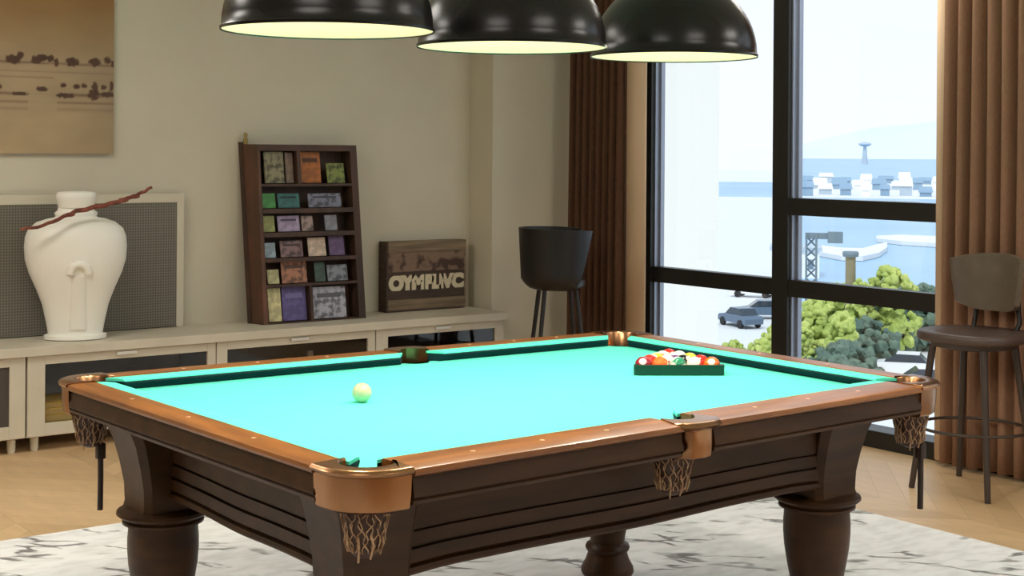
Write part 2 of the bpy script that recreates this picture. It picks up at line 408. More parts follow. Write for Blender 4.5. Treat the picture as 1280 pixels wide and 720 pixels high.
for sd_, s in (('near', sN), ('far', sF)):
    P, Q = SIDES[sd_]; d, n, L = frame2(P, Q); c = P+d*s+n*.085
    hw = .055
    outer = [(-hw-.02, .02), (-hw, -.006), (-hw*.55, -.012), (0, -.014), (hw*.55, -.012), (hw, -.006), (hw+.02, .02)]
    bm = B()
    # front plate with a flared lip
    rings = []
    for z, am in ((.8035, .004), (.802, -.004), (.794, -.012), (.786, 0), (.780, .003), (.74, .004), (.716, .006), (.712, .014)):
        wl = 1.0 if z > .785 else .62
        rings.append([at2(P, d, n, s+x*wl, y+am, z) for x, y in outer])
    inn = [(x*.72, .034+.028*(abs(x)/hw)**2) for x, y in outer]
    rings.append([at2(P, d, n, s+x*.8, y, .712) for x, y in inn]); rings.append([at2(P, d, n, s+x, y, .8035) for x, y in inn])
    vs = [[bm.verts.new(p) for p in r] for r in rings]; vs.append(vs[0])
    for a, b in zip(vs, vs[1:]):
        for i in range(len(a)-1): bm.faces.new((a[i], a[i+1], b[i+1], b[i]))
    for e in (0, -1):
        f = bm.faces.new([r[e] for r in vs[:-1]]); bmesh.ops.triangulate(bm, faces=[f])
    obj('pocket_casting', bm, M['bronze'], tb, smooth=40)
    net(Vector((c.x, c.y))+n*.012, n)

# legs
LEGS = [Vector((1.69, 2.82)), Vector((3.25, 2.87)), Vector((3.25, 3.80)), Vector((1.64, 3.79))]
LEGS = [l-Vector((T0.x, T0.y)) for l in LEGS]
def leg(l, sx, sy):
    bm = B(); rings = []
    for z, h, off in ((.728, .112, .022), (.70, .108, .018), (.66, .100, .010), (.60, .092, .004), (.54, .086, 0), (.49, .084, 0), (.472, .088, 0)):
        cx, cy = l.x+sx*off, l.y+sy*off; k = h*.80
        rings.append([(cx+a*h if abs(a) == 1 else cx+a*h, cy+b*h, z) for a, b in ((1, .8), (.8, 1), (-.8, 1), (-1, .8), (-1, -.8), (-.8, -1), (.8, -1), (1, -.8))])
    loft(bm, rings)
    o = obj('leg', bm, M['dark_walnut'], tb, smooth=30)
    bm = B(); lathe(bm, [(.085, .478), (.112, .474), (.124, .468), (.126, .460), (.118, .453), (.104, .450), (.104, .446), (.110, .440), (.110, .434), (.100, .430)], (l.x, l.y, 0), 44)
    obj('leg_collar', bm, M['dark_walnut'], o, smooth=30)
    bm = B(); lathe(bm, [(.094, .432), (.094, .415), (.096, .39), (.096, .36), (.093, .32), (.085, .27), (.075, .22), (.066, .18), (.060, .15), (.058, .13), (.072, .122), (.076, .112), (.072, .102),
                         (.066, .095), (.074, .07), (.088, .045), (.090, .03), (.084, .018), (.076, .0125)], (l.x, l.y, 0), 44)
    obj('leg_turning', bm, M['dark_walnut'], o, smooth=40)
for l, sx, sy in zip(LEGS, (-1, 1, 1, -1), (-1, -1, 1, 1)): leg(l, sx, sy)
# apron boards with grooves and a shaped lower edge
APR = [Vector((1.625, 2.745)), Vector((3.315, 2.80)), Vector((3.315, 3.87)), Vector((1.625, 3.86))]
APR = [a-Vector((T0.x, T0.y)) for a in APR]
def apron(P, Q):
    d, n, L = frame2(P, Q); NS = 36
    bm = B(); rings = []
    for k in range(NS+1):
        t = k/NS; u = abs(2*t-1)
        zb = .500-.012*math.cos(2*PI*t)*0 + .016*math.sin(PI*t)**.8*0 - .018*max(0, 1-u*2.4)**1.0 + .012*math.sin(PI*min(1, u*1.1))
        zb = .505+.012*math.cos(PI*u)*-1
        zb = .512-.006*math.exp(-(u/.3)**2)-.012*max(0, (u-.75)/.25)
        pr = [(.03, .73), (0, .73)]
        top = .73; h = top-zb
        def g(f, wdt=.004, dep=.007):
            z = zb+h*f; return [(0, z+wdt), (dep, z+wdt*.5), (dep, z-wdt*.5), (-.002 if f < .3 else 0, z-wdt)]
        for f in (.44, .27): pr += g(f)
        pr += [(-.002, zb+h*.12), (.004, zb+h*.11), (.006, zb+h*.09), (-.004, zb+h*.075), (-.006, zb+.006), (-.002, zb), (.03, zb)]
        rings.append([at2(P, d, n, L*t, a, z) for a, z in pr])
    loft(bm, rings)
    obj('apron', bm, M['dark_walnut'], tb, smooth=25)
for i in range(4):
    P, Q = APR[i], APR[(i+1) % 4]; apron(P+(Q-P).normalized()*.05, Q-(Q-P).normalized()*.05)
bm = B(); pts = [A_*.86, B_*.86, C_*.86, D_*.86]
hexa(bm, [(q.x, q.y, .722) for q in pts]+[(q.x, q.y, .734) for q in pts]); obj('slate_frame', bm, M['dark_walnut'], tb)

# ------------------------------------------------------------------ balls and triangle
BR = .0265; BZ = .765
def ball_mat(name, c, stripe=False, base=(.85, .80, .66, 1)):
    m = mat(name, c, .12, spec=.6)
    v = coords(m); s = nd(m, 'ShaderNodeSeparateXYZ'); lk(m, v, s.inputs[0])
    def spot(sign):
        n = nd(m, 'ShaderNodeMath', operation='MULTIPLY'); n.inputs[1].default_value = sign; lk(m, s.outputs['X'], n.inputs[0])
        g = nd(m, 'ShaderNodeMath', operation='GREATER_THAN'); g.inputs[1].default_value = BR*.90; lk(m, n.outputs[0], g.inputs[0]); return g.outputs[0]
    a, b = spot(1), spot(-1); mx = nd(m, 'ShaderNodeMath', operation='MAXIMUM'); lk(m, a, mx.inputs[0]); lk(m, b, mx.inputs[1]); msk = mx.outputs[0]
    if stripe:
        ab = nd(m, 'ShaderNodeMath', operation='ABSOLUTE'); lk(m, s.outputs['Z'], ab.inputs[0])
        g = nd(m, 'ShaderNodeMath', operation='GREATER_THAN'); g.inputs[1].default_value = BR*.52; lk(m, ab.outputs[0], g.inputs[0])
        m3 = nd(m, 'ShaderNodeMath', operation='MAXIMUM'); lk(m, g.outputs[0], m3.inputs[0]); lk(m, msk, m3.inputs[1]); msk = m3.outputs[0]
    x = nd(m, 'ShaderNodeMix', data_type='RGBA'); lk(m, msk, x.inputs[0]); x.inputs[6].default_value = c; x.inputs[7].default_value = base
    lk(m, x.outputs[2], bsdf(m).inputs['Base Color']); return m
def ball(name, label, m, x, y, rot, group=None):
    bm = B(); bmesh.ops.create_uvsphere(bm, u_segments=32, v_segments=20, radius=BR)
    o = obj(name, bm, m, smooth=180, loc=(x, y, BZ+BR+.0003)); o.rotation_euler = rot
    tag(o, label, 'billiard ball', group); return o
cue = mat('ivory ball', srgb(212, 200, 160), .15, spec=.5)
bm = B(); bmesh.ops.create_uvsphere(bm, u_segments=32, v_segments=20, radius=BR)
tag(obj('cue_ball', bm, cue, smooth=180, loc=(2.066, 3.45, BZ+BR+.0003)), 'ivory white cue ball alone on the open turquoise cloth', 'billiard ball')
F0, F1 = Vector((3.012, 3.392)), Vector((3.234, 3.240))
fd = (F1-F0).normalized(); fn = Vector((-fd.y, fd.x)); side = (F1-F0).length
cols = {'red': (.72, .03, .02, 1), 'orange': (.9, .16, .02, 1), 'maroon': (.32, .01, .03, 1), 'yellow': (.85, .55, .05, 1), 'green': (.03, .28, .14, 1), 'blue': (.02, .06, .35, 1), 'purple': (.12, .02, .2, 1), 'black': (.01, .01, .01, 1)}
spec = [[('maroon', 0), ('orange', 0), ('green', 1), ('red', 1), ('orange', 0)],
        [('red', 0), ('maroon', 1), ('black', 0), ('red', 0)],
        [('yellow', 1), ('purple', 1), ('yellow', 0)],
        [('orange', 1), ('blue', 1)], [('red', 0)]]
rown = ['front row along the near bar', 'second row from the near bar', 'middle row of the racked balls', 'fourth row of two balls', 'far tip of the triangle']
posn = {5: ['at the left end', 'second from left', 'in the centre', 'second from right', 'at the right end'], 4: ['at the left end', 'left of centre', 'right of centre', 'at the right end'], 3: ['on the left', 'in the centre', 'on the right'], 2: ['on the left', 'on the right'], 1: ['']}
mats = {}
mid = (F0+F1)/2
for r_, row in enumerate(spec):
    nb = len(row)
    for k, (cn, st) in enumerate(row):
        q = mid+fd*((k-(nb-1)/2)*.0536)+fn*(.012+BR+r_*.0465)
        key = (cn, st)
        if key not in mats: mats[key] = ball_mat(cn+(' striped' if st else '')+' ball', cols[cn], bool(st))
        lab = f"{'white ball with ' + cn + ' stripe' if st else 'solid ' + cn + ' ball'} {posn[nb][k]}, {rown[r_]}".replace(' ,', ',')
        ball('billiard_ball', lab, mats[key], q.x, q.y, (rnd.uniform(-.9, .9), rnd.uniform(-.9, .9), rnd.uniform(0, 6)), 'billiard balls in the triangle')
bm = B()
apx = mid+fn*(side*.93)
tri = [F0-fd*.008, F1+fd*.008, apx]
def offs(pts, o):
    c = sum(pts, Vector((0, 0)))/3; return [c+(p-c)*(1+o/((p-c).length)) for p in pts]
def rounded(pts, r):
    res = []
    for i, p in enumerate(pts):
        a = (pts[i-1]-p).normalized(); b = (pts[(i+1) % 3]-p).normalized(); 
        for k in range(7):
            t = k/6; res.append((p+a*r)*(1-t)**2+p*2*t*(1-t)+(p+b*r)*t**2)
    return res
to = rounded(offs(tri, .010), .03); ti = rounded(offs(tri, -.008), .02)
rings = [[(q.x, q.y, z) for q in pth] for pth, z in ((to, BZ+.0005), (to, BZ+.030), (to, BZ+.033), (ti, BZ+.033), (ti, BZ+.0005))]
vs = [[bm.verts.new(p) for p in r] for r in rings]; vs.append(vs[0])
for a, b in zip(vs, vs[1:]):
    for i in range(len(a)): bm.faces.new((a[i], a[(i+1) % len(a)], b[(i+1) % len(a)], b[i]))
tag(obj('ball_triangle', bm, M['rack_green'], smooth=40), 'dark green triangle rack holding the balls on the turquoise cloth', 'triangle rack')

# ------------------------------------------------------------------ pendant lamps
def pendant(label, x, y, z):
    t = thing('pendant_lamp', label, 'lamp', (x, y, z), 0, 'dome lamps in a row above the pool table')
    R = .25; n = 14
    bm = B(); prof = [(R-.001, .0), (R+.003, -.003), (R+.004, .004), (R, .008)]
    for k in range(1, n): a = PI/2*k/n*.96; prof.append((R*math.cos(a), .008+R*.93*math.sin(a)))
    lathe(bm, prof, n=72, cap=False)
    obj('lamp_shade', bm, M['shade_black'], t, smooth=50)
    bm = B(); ip = [(R-.001, 0)]
    for k in range(0, n): a = PI/2*k/n*.96; ip.append(((R-.006)*math.cos(a), .006+(R-.006)*.93*math.sin(a)))
    lathe(bm, ip, n=72, cap=False); obj('shade_lining', bm, M['shade_in'], t, smooth=50)
    bm = B(); lathe(bm, [(.03, .20), (.042, .225), (.042, .25), (.034, .29), (.012, .31), (.006, .33)], n=32); obj('lamp_cap', bm, M['shade_black'], t, smooth=40)
    bm = B(); lathe(bm, [(.018, .215), (.018, .16), (.024, .15), (.038, .12), (.042, .10), (.036, .075), (.02, .058), (.004, .053)], n=24); obj('bulb', bm, M['bulb'], t, smooth=60)
    bm = B(); tube(bm, [(0, 0, .32), (0, 0, CZ-z-.02)], .004, 8); obj('cable', bm, M['cable'], t)
    bm = B(); lathe(bm, [(.055, CZ-z-.03), (.06, CZ-z-.02), (.06, CZ-z-.0005)], n=32); obj('ceiling_rose', bm, M['shade_black'], t, smooth=40)
    l = bpy.data.lights.new('bulb_light', 'SPOT'); l.energy = LAMP; l.spot_size = math.radians(158); l.spot_blend = .35; l.color = (1, .93, .80); l.shadow_soft_size = .045
    lo_ = bpy.data.objects.new('bulb_light', l); C.objects.link(lo_); lo_.location = (x, y, z+.028)
    l = bpy.data.lights.new('bulb_glow', 'POINT'); l.energy = 1.5; l.color = (1, .90, .66); l.shadow_soft_size = .045
    lo_ = bpy.data.objects.new('bulb_glow', l); C.objects.link(lo_); lo_.location = (x, y, z+.03)
LAMP = 30
pendant('black dome pendant lamp nearest the long wall painting, leftmost of three', 1.727, 3.052, 1.738)
pendant('black dome pendant lamp in the middle of the three above the table', 2.325, 3.123, 1.731)
pendant('black dome pendant lamp nearest the window, rightmost of three', 3.046, 3.269, 1.745)

# ------------------------------------------------------------------ cabinets along the wall
CF = 6.97
seams = [(1.30, 2.315, False), (2.325, 3.297, True), (3.303, 4.257, True), (4.263, 5.145, True)]
clabel = ['low warm grey cabinet with closed dark panel door, leftmost in the row', 'low warm grey cabinet with yellow books inside, below the white vase', 'low warm grey cabinet below the booklet rack', 'low warm grey cabinet below the wooden crate, at the row end']
for (u0, u1, opening), lab in zip(seams, clabel):
    t = thing('cabinet', lab, 'cabinet', (u0, CF, 0), 0, 'low cabinets under the long worktop')
    w = u1-u0; D = VW-.016-CF; f = .02
    bm = B()
    box(bm, 0, f, f, D, .07, .462); box(bm, w-f, w, f, D, .07, .462); box(bm, f, w-f, f, D, .07, .09); box(bm, f, w-f, f, D, .444, .462)
    obj('body', bm, M['cab'], t)
    bm = B(); box(bm, f, w-f, D-.01, D-.002, .09, .444); box(bm, f+.0005, f+.003, f, D-.01, .09, .444); box(bm, w-f-.003, w-f-.0005, f, D-.01, .09, .444); box(bm, f, w-f, f, D-.01, .0905, .093); obj('inner_lining', bm, M['cab_in'], t)
    a, b = (.085, w-.045)
    if u0 > 3.3: a = .06
    if u0 > 4.2: a = .078; b = w-.062
    if u0 < 2: a = .05; b = w-.075
    zb, zt = .135, .418
    bm = B(); box(bm, 0, a, 0, f, .075, .46, .002); box(bm, b, w, 0, f, .075, .46, .002); box(bm, a, b, 0, f, .075, zb, .002); box(bm, a, b, 0, f, zt, .46, .002)
    d = obj('door', bm, M['cab'], t)
    if opening: bx('pane', (a, b, .012, .015, zb, zt), M['glass_cab'], d)
    else: bx('panel', (a, b, .010, .016, zb, zt), M['cab_panel'], d)
    if opening:
        bm = B(); box(bm, w*.5-.05, w*.5+.055, -.012, -.0005, .436, .452, .003); obj('handle', bm, M['nickel'], d)
    for lx in (.05, w-.05):
        for ly in (.05, D-.06):
            bm = B(); lathe(bm, [(.016, .0005), (.019, .012), (.021, .07)], (lx, ly, 0), 18); obj('leg', bm, M['cab'], t, smooth=50)
bm = B(); box(bm, 1.30, 5.155, CF-.022, VW-.001, .4625, .507, .003)
tag(obj('worktop', bm, M['cab']), 'long warm grey worktop lying across the row of low cabinets', 'worktop')
# yellow books in the second cabinet, dark bits in the third
ycol = [srgb(250, 218, 84), srgb(226, 192, 78), srgb(250, 226, 110), srgb(236, 196, 70)]
z = .0935+.0005
nm = ['lowest', 'second lowest', 'second from top', 'topmost']
for k in range(4):
    h = (.040, .034, .030, .026)[k]; bm = B(); box(bm, 0, .20, 0, .26, 0, h, .003)
    z0 = z
    o = obj('book', bm, mat('yellow book cover', ycol[k], .5), loc=(2.412+.004*(k % 2), 7.0, z0)); z += h+.0005
    bm = B(); box(bm, .004, .203, -.0025, .256, .004, h-.004); obj('pages', bm, mat('book pages', srgb(214, 192, 120), .8), o)
    tag(o, f'thick yellow book lying flat inside the cabinet, {nm[k]} of the pile', 'book', 'yellow books in the cabinet')
bm = B(); lathe(bm, [(.03, 0), (.05, .02), (.055, .07), (.03, .14), (.02, .17), (.026, .18)], n=28)
tag(obj('jar', bm, mat('smoky grey glaze', srgb(120, 112, 108), .3), smooth=50, loc=(2.72, 7.10, .0935)), 'smoky grey jar inside the cabinet beside the yellow books', 'jar')
for k, (u, c, nm_) in enumerate(((3.60, (150, 150, 150), 'grey'), (3.80, (120, 100, 80), 'brown'), (3.93, (176, 170, 150), 'cream'), (4.04, (60, 80, 80), 'dark teal'))):
    bm = B(); lathe(bm, [(.030, 0), (.036, .03), (.034, .12+.03*(k % 3)), (.02, .16+.03*(k % 3)), (.016, .20+.03*(k % 3))], n=20)
    tag(obj('bottle', bm, mat('bottle '+nm_, srgb(*c), .3), smooth=50, loc=(u, 7.12, .0935)), f'{nm_} bottle standing inside the dark cabinet below the booklet rack', 'bottle', 'bottles in the third cabinet')

# ------------------------------------------------------------------ woven panel behind the vase
t = thing('woven_panel', 'dark grey woven mesh panel in a pale frame behind the white vase', 'panel', (0, 7.36, .508))
def lean(bm, u0, u1, z0, z1, y0, y1, sk=.05):
    hexa(bm, [(u0, y0-sk*(z1-z0)*0, z0), (u1, y0, z0), (u1, y1, z0), (u0, y1, z0), (u0, y0+sk*0, z1), (u1, y0, z1), (u1, y1, z1), (u0, y1, z1)])
bx('mesh', (1.4, 3.245, -.012, .008, .004, .665), M['weave'], t)
bm = B(); box(bm, 1.37, 3.285, -.014, .012, .665, .712, .002); box(bm, 3.245, 3.285, -.014, .012, 0, .665, .002); box(bm, 1.37, 1.40, -.016, .012, 0, .665, .002)
obj('frame', bm, M['wall'], t)

# ------------------------------------------------------------------ vase
t = thing('vase', 'large white ceramic vase with keyhole relief standing on the worktop', 'vase', (2.622, 7.15, .5075), math.radians(-17))
prof = [(.128, 0), (.138, .006), (.140, .018), (.132, .030), (.134, .045), (.143, .095), (.160, .175), (.190, .255), (.225, .335), (.243, .40), (.247, .46), (.243, .51), (.228, .55), (.19, .583), (.14, .600), (.105, .606), (.098, .612), (.103, .62), (.103, .630), (.096, .636), (.090, .64), (.088, .655)]
bm = B(); lathe(bm, prof, n=72, sy=.62)
obj('body', bm, M['ceramic'], t, smooth=60)
bm = B(); lathe(bm, [(.086, .655), (.088, .66), (.094, .69), (.099, .705), (.096, .725), (.085, .733), (.04, .737)], n=60, sy=.75)
obj('lid', bm, M['ceramic'], t, smooth=60)
def vy(z, u):  # front surface y of the vase body
    r = .14
    for (r0, z0), (r1, z1) in zip(prof, prof[1:]):
        if z0 <= z <= z1: r = r0+(r1-r0)*(z-z0)/(z1-z0)
    return -.62*math.sqrt(max(0, r*r-u*u))
# relief is turned towards the middle of the room: an arch over a long smooth tongue
Rz = Matrix.Rotation(-.12, 3, 'Z')
bm = B(); rings = []
for k in range(15):
    zz = .055+(.322-.055)*k/14; hw = .046-.008*k/14; r = []
    for i in range(9):
        u = -hw+2*hw*i/8; b = .017*math.sin(PI*i/8)**.5; r.append((u+.008, vy(zz, u+.008)-b+.003, zz))
    for i in range(8, -1, -1):
        u = -hw+2*hw*i/8; r.append((u+.008, vy(zz, u+.008)+.012, zz))
    rings.append(r)
loft(bm, rings); obj('relief_tongue', bm, M['ceramic'], t, smooth=50)
bm = B(); pts = []
for k in range(15):
    a = PI*k/14; u = .008+.043*math.cos(a); zz = .335+.048*math.sin(a); pts.append((u, vy(zz, u)-.008, zz))
tube(bm, pts, .019, 12, up=(0, 1, 0)); obj('relief_arch', bm, M['ceramic'], t, smooth=60)
bm = B(); lathe(bm, [(.131, -.0), (.150, .004), (.151, .022), (.142, .028)], (0, 0, .0), 60, sy=.66); obj('foot', bm, M['ceramic'], t, smooth=50)
bm = B()
bp = [(2.300, 7.015, 1.066), (2.40, 6.99, 1.083), (2.50, 6.985, 1.125), (2.56, 6.985, 1.150), (2.66, 6.98, 1.170), (2.76, 7.00, 1.188), (2.86, 7.02, 1.215), (2.93, 7.04, 1.240), (2.975, 7.05, 1.262)]
fine = []
for a, b in zip(bp, bp[1:]):
    for k in range(4): fine.append(Vector(a).lerp(Vector(b), k/4)+Vector((0, 0, .003*math.sin(len(fine)*1.7))))
fine.append(Vector(bp[-1])); pts = fine; rings = []
tube(bm, pts[:len(pts)//2+1], .007, 8, .012); tube(bm, pts[len(pts)//2:], .012, 8, .007)
for q, s in ((pts[10], .016), (pts[22], .018), (pts[25], .017)):
    bmesh.ops.create_icosphere(bm, subdivisions=2, radius=s, matrix=Matrix.Translation(q) @ Matrix.Diagonal((1.6, .8, .7, 1)))
tag(obj('branch', bm, M['branch'], smooth=60), 'long reddish brown branch leaning against the neck of the white vase', 'branch')

# ------------------------------------------------------------------ booklet rack
t = thing('booklet_rack', 'tall dark wooden rack full of booklets leaning against the long wall', 'rack', (0, 0, 0))
def rp(u, z, d=0): return (u, 7.15+.125*(z-.507)+d, z)     # leaning front plane
def rbox(bm, u0, u1, z0, z1, d0, d1, taper=0):
    hexa(bm, [rp(u0, z0, d0), rp(u1, z0, d0), rp(u1, z0, d1), rp(u0, z0, d1), rp(u0, z1, d0), rp(u1, z1, d0), rp(u1, z1, d1), rp(u0, z1, d1)])
ZB, ZT = .5078, 1.487
def robj(name, a, m, par): bm = B(); rbox(bm, *a); return obj(name, bm, m, par)
bm = B()
hexa(bm, [rp(3.664, ZB, 0), rp(3.690, ZB, 0), rp(3.690, ZB, .12), rp(3.640, ZB, .12), rp(3.676, ZT, 0), rp(3.692, ZT, 0), rp(3.690, ZT, .12), rp(3.636, ZT, .12)])
obj('side_panel', bm, M['wood_red'], t)
bm = B(); hexa(bm, [rp(3.634, ZB, .1005), rp(3.6455, ZB, .1005), rp(3.6395, ZB, .125), rp(3.628, ZB, .125), rp(3.632, ZT+.012, .1005), rp(3.6435, ZT+.012, .1005), rp(3.636, ZT+.012, .125), rp(3.626, ZT+.012, .125)]); obj('rear_post', bm, M['wood_dark'], t)
robj('side_panel', (4.262, 4.305, ZB, ZT, 0, .118), M['wood_dark'], t)
robj('back_panel', (3.690, 4.262, ZB, ZT, .108, .118), M['wood_dark'], t)
robj('top_board', (3.690, 4.262, 1.452, ZT, 0, .108), M['wood_dark'], t)
for z in (1.255, 1.115, .985, .848, .706): robj('shelf', (3.690, 4.262, z, z+.014, .0, .108), M['wood_dark'], t)
robj('shelf', (3.690, 4.262, ZB, ZB+.006, 0, .108), M['wood_dark'], t)
robj('divider', (3.918, 3.940, 1.269, 1.452, .0, .108), M['wood_dark'], t)
robj('divider', (3.955, 3.972, ZB+.006, .706, .0, .108), M['wood_dark'], t)
for z0, z1 in ((1.108, 1.133), (.978, 1.003), (.842, .862)): robj('front_lip', (3.690, 4.262, z0, z1, -.006, -.0005), M['wood_dark'], t)
bm = B(); lathe(bm, [(.012, 0), (.014, .02), (.009, .04), (.012, .055), (.004, .065)], (3.652, rp(0, ZT)[1]+.09, ZT), 14); obj('finial', bm, mat('yellowed brass', srgb(150, 130, 70), .5), t, smooth=50)
items = [(3.731,3.850,1.270,1.445,(172,164,124),'cream and olive patterned booklet','topmost shelf, left bay'),
 (3.862,3.909,1.270,1.441,(134,112,96),'narrow brown booklet','topmost shelf, beside the divider'),
 (3.950,4.082,1.270,1.447,(178,104,40),'orange brown booklet','topmost shelf, right bay'),
 (4.118,4.232,1.270,1.384,(150,164,74),'square olive green booklet','topmost shelf, right end'),
 (3.694,3.784,1.134,1.217,(76,150,76),'bright green card','second level, left end'),
 (3.799,3.933,1.134,1.215,(58,112,108),'teal and black card','second level, left of centre'),
 (3.989,4.199,1.134,1.213,(150,152,172),'wide lavender grey card','second level, right half'),
 (3.699,3.772,1.004,1.094,(160,164,98),'olive and cream card','third level, left end'),
 (3.792,3.926,1.004,1.092,(176,158,186),'pale lavender card','third level, left of centre'),
 (3.940,4.011,1.004,1.089,(196,168,158),'pink beige card','third level, centre'),
 (4.088,4.165,1.004,1.091,(150,150,158),'grey white card','third level, right'),
 (3.694,3.769,.863,.946,(156,176,186),'pale blue card','fourth level, left end'),
 (3.800,3.938,.863,.955,(166,130,130),'mauve card','fourth level, left of centre'),
 (3.973,4.084,.863,.968,(222,198,176),'cream pink card','fourth level, right of centre'),
 (4.106,4.204,.863,.974,(112,88,128),'purple card','fourth level, right end'),
 (3.800,3.955,.721,.842,(210,146,112),'salmon and yellow booklet','fifth level, left of centre'),
 (3.712,3.782,.721,.800,(196,190,140),'small cream yellow booklet','fifth level, left end'),
 (4.006,4.072,.721,.830,(70,92,80),'dark green card','fifth level, right of centre'),
 (4.086,4.215,.721,.812,(160,168,178),'light blue grey card','fifth level, right end'),
 (3.712,3.790,.515,.698,(226,214,160),'cream edged book','bottom shelf, left'),
 (3.798,3.946,.515,.702,(104,92,148),'large violet booklet','bottom shelf, centre'),
 (3.984,4.198,.515,.690,(214,214,226),'large white and blue booklet','bottom shelf, right')]
def cover_mat(c, k):
    c = [x*.84 for x in c]
    c1 = srgb(*c); c2 = srgb(*[min(255, int(x*1.18)) for x in c]) if k % 3 else srgb(*[int(x*.6) for x in c])
    return noise_mat('printed cover', c1, c2, 28, rough=.55, detail=3, lo=.45, hi=.6)
for k, (u0, u1, z0, z1, c, nm_, pl) in enumerate(items):
    big = z1-z0 > .15; ang = .22 if not big else .16
    h = z1-z0; w = u1-u0; th = .014 if big else .006
    bm = B(); box(bm, 0, w, 0, th, 0, h, .001)
    o = obj('booklet', bm, cover_mat(c, k))
    y0 = rp(0, z0)[1]+(.022 if not big else .03)
    o.location = (u0, y0, z0+.001+th*math.sin(ang)); o.rotation_euler = (-ang, 0, 0)
    if big: bm = B(); box(bm, .002, w-.0005, .003, th-.003, .002, h+.0008); obj('pages', bm, mat('paper', srgb(220, 214, 196), .8), o)
    if w > .13 and not big or k in (2, 20, 21):
        bm = B(); box(bm, w*.14, w*.86, -.0006, .0004, h*.66, h*.80); obj('title_block', bm, mat('title ink', srgb(*[int(x*.45) for x in c]) if k != 20 else srgb(120, 108, 160), .6), o)
    tag(o, f'{nm_} in the wooden rack, {pl}', 'booklet', 'booklets in the rack')

# ------------------------------------------------------------------ wooden crate sign
t = thing('wooden_crate', 'weathered wooden crate box with cream lettering standing on the worktop by the pilaster', 'crate', (4.533, 7.300, .508), 0)
W_ = .565; H_ = .415
bx('side_board', (0, .012, .0, .085, 0, H_), M['crate_dark'], t)
bx('side_board', (W_-.012, W_, .0, .085, 0, H_-.002), M['crate'], t)
bx('back_board', (.012, W_-.012, .073, .085, 0, H_-.002), M['crate_dark'], t)
bx('top_board', (.012, W_-.012, .0, .073, H_-.012, H_), M['crate'], t)
bx('bottom_board', (.012, W_-.012, .0, .073, 0, .012), M['crate_dark'], t)
bx('slat', (.012, W_-.012, .0, .012, .35, H_-.012), M['crate'], t)
bm = B(); n = 60; rows = 16
ph = noise_mat('faded picture of dark shapes', srgb(128, 104, 84), srgb(70, 50, 42), 11, (1, 1, 1.2), .7, detail=2, lo=.48, hi=.58)
bx('picture_board', (.012, W_-.012, .004, .012, .235, .35), ph, t)
bx('slat', (.012, W_-.012, .0, .012, .215, .235), M['crate_dark'], t)
pb = bx('letter_board', (.012, W_-.012, .003, .012, .125, .215), M['crate_dark'], t)
cu = bpy.data.curves.new('lettering', 'FONT'); cu.body = 'OYMPLIVC'; cu.size = .118; cu.extrude = .0012; cu.offset = .0095; cu.space_character = .92; cu.align_x = 'CENTER'
lt = bpy.data.objects.new('lettering', cu); C.objects.link(lt); lt.parent = pb; lt.location = (W_/2, .0015, .130); lt.rotation_euler = (PI/2, 0, 0); cu.materials.append(M['cream'])
bpy.context.view_layer.update()
me_t = bpy.data.meshes.new_from_object(lt.evaluated_get(bpy.context.evaluated_depsgraph_get())); wx = lt.dimensions.x
bpy.data.objects.remove(lt); lt = bpy.data.objects.new('lettering', me_t); C.objects.link(lt); lt.parent = pb; lt.location = (W_/2, .0015, .130); lt.rotation_euler = (PI/2, 0, 0); lt.scale = (.535/wx, .96, 1)
lt['label'] = 'cream painted lettering' 
bx('slat', (.012, W_-.012, .0, .012, .075, .125), M['crate_dark'], t)
bx('slat', (.012, W_-.012, .0, .012, .012, .073), M['crate'], t)

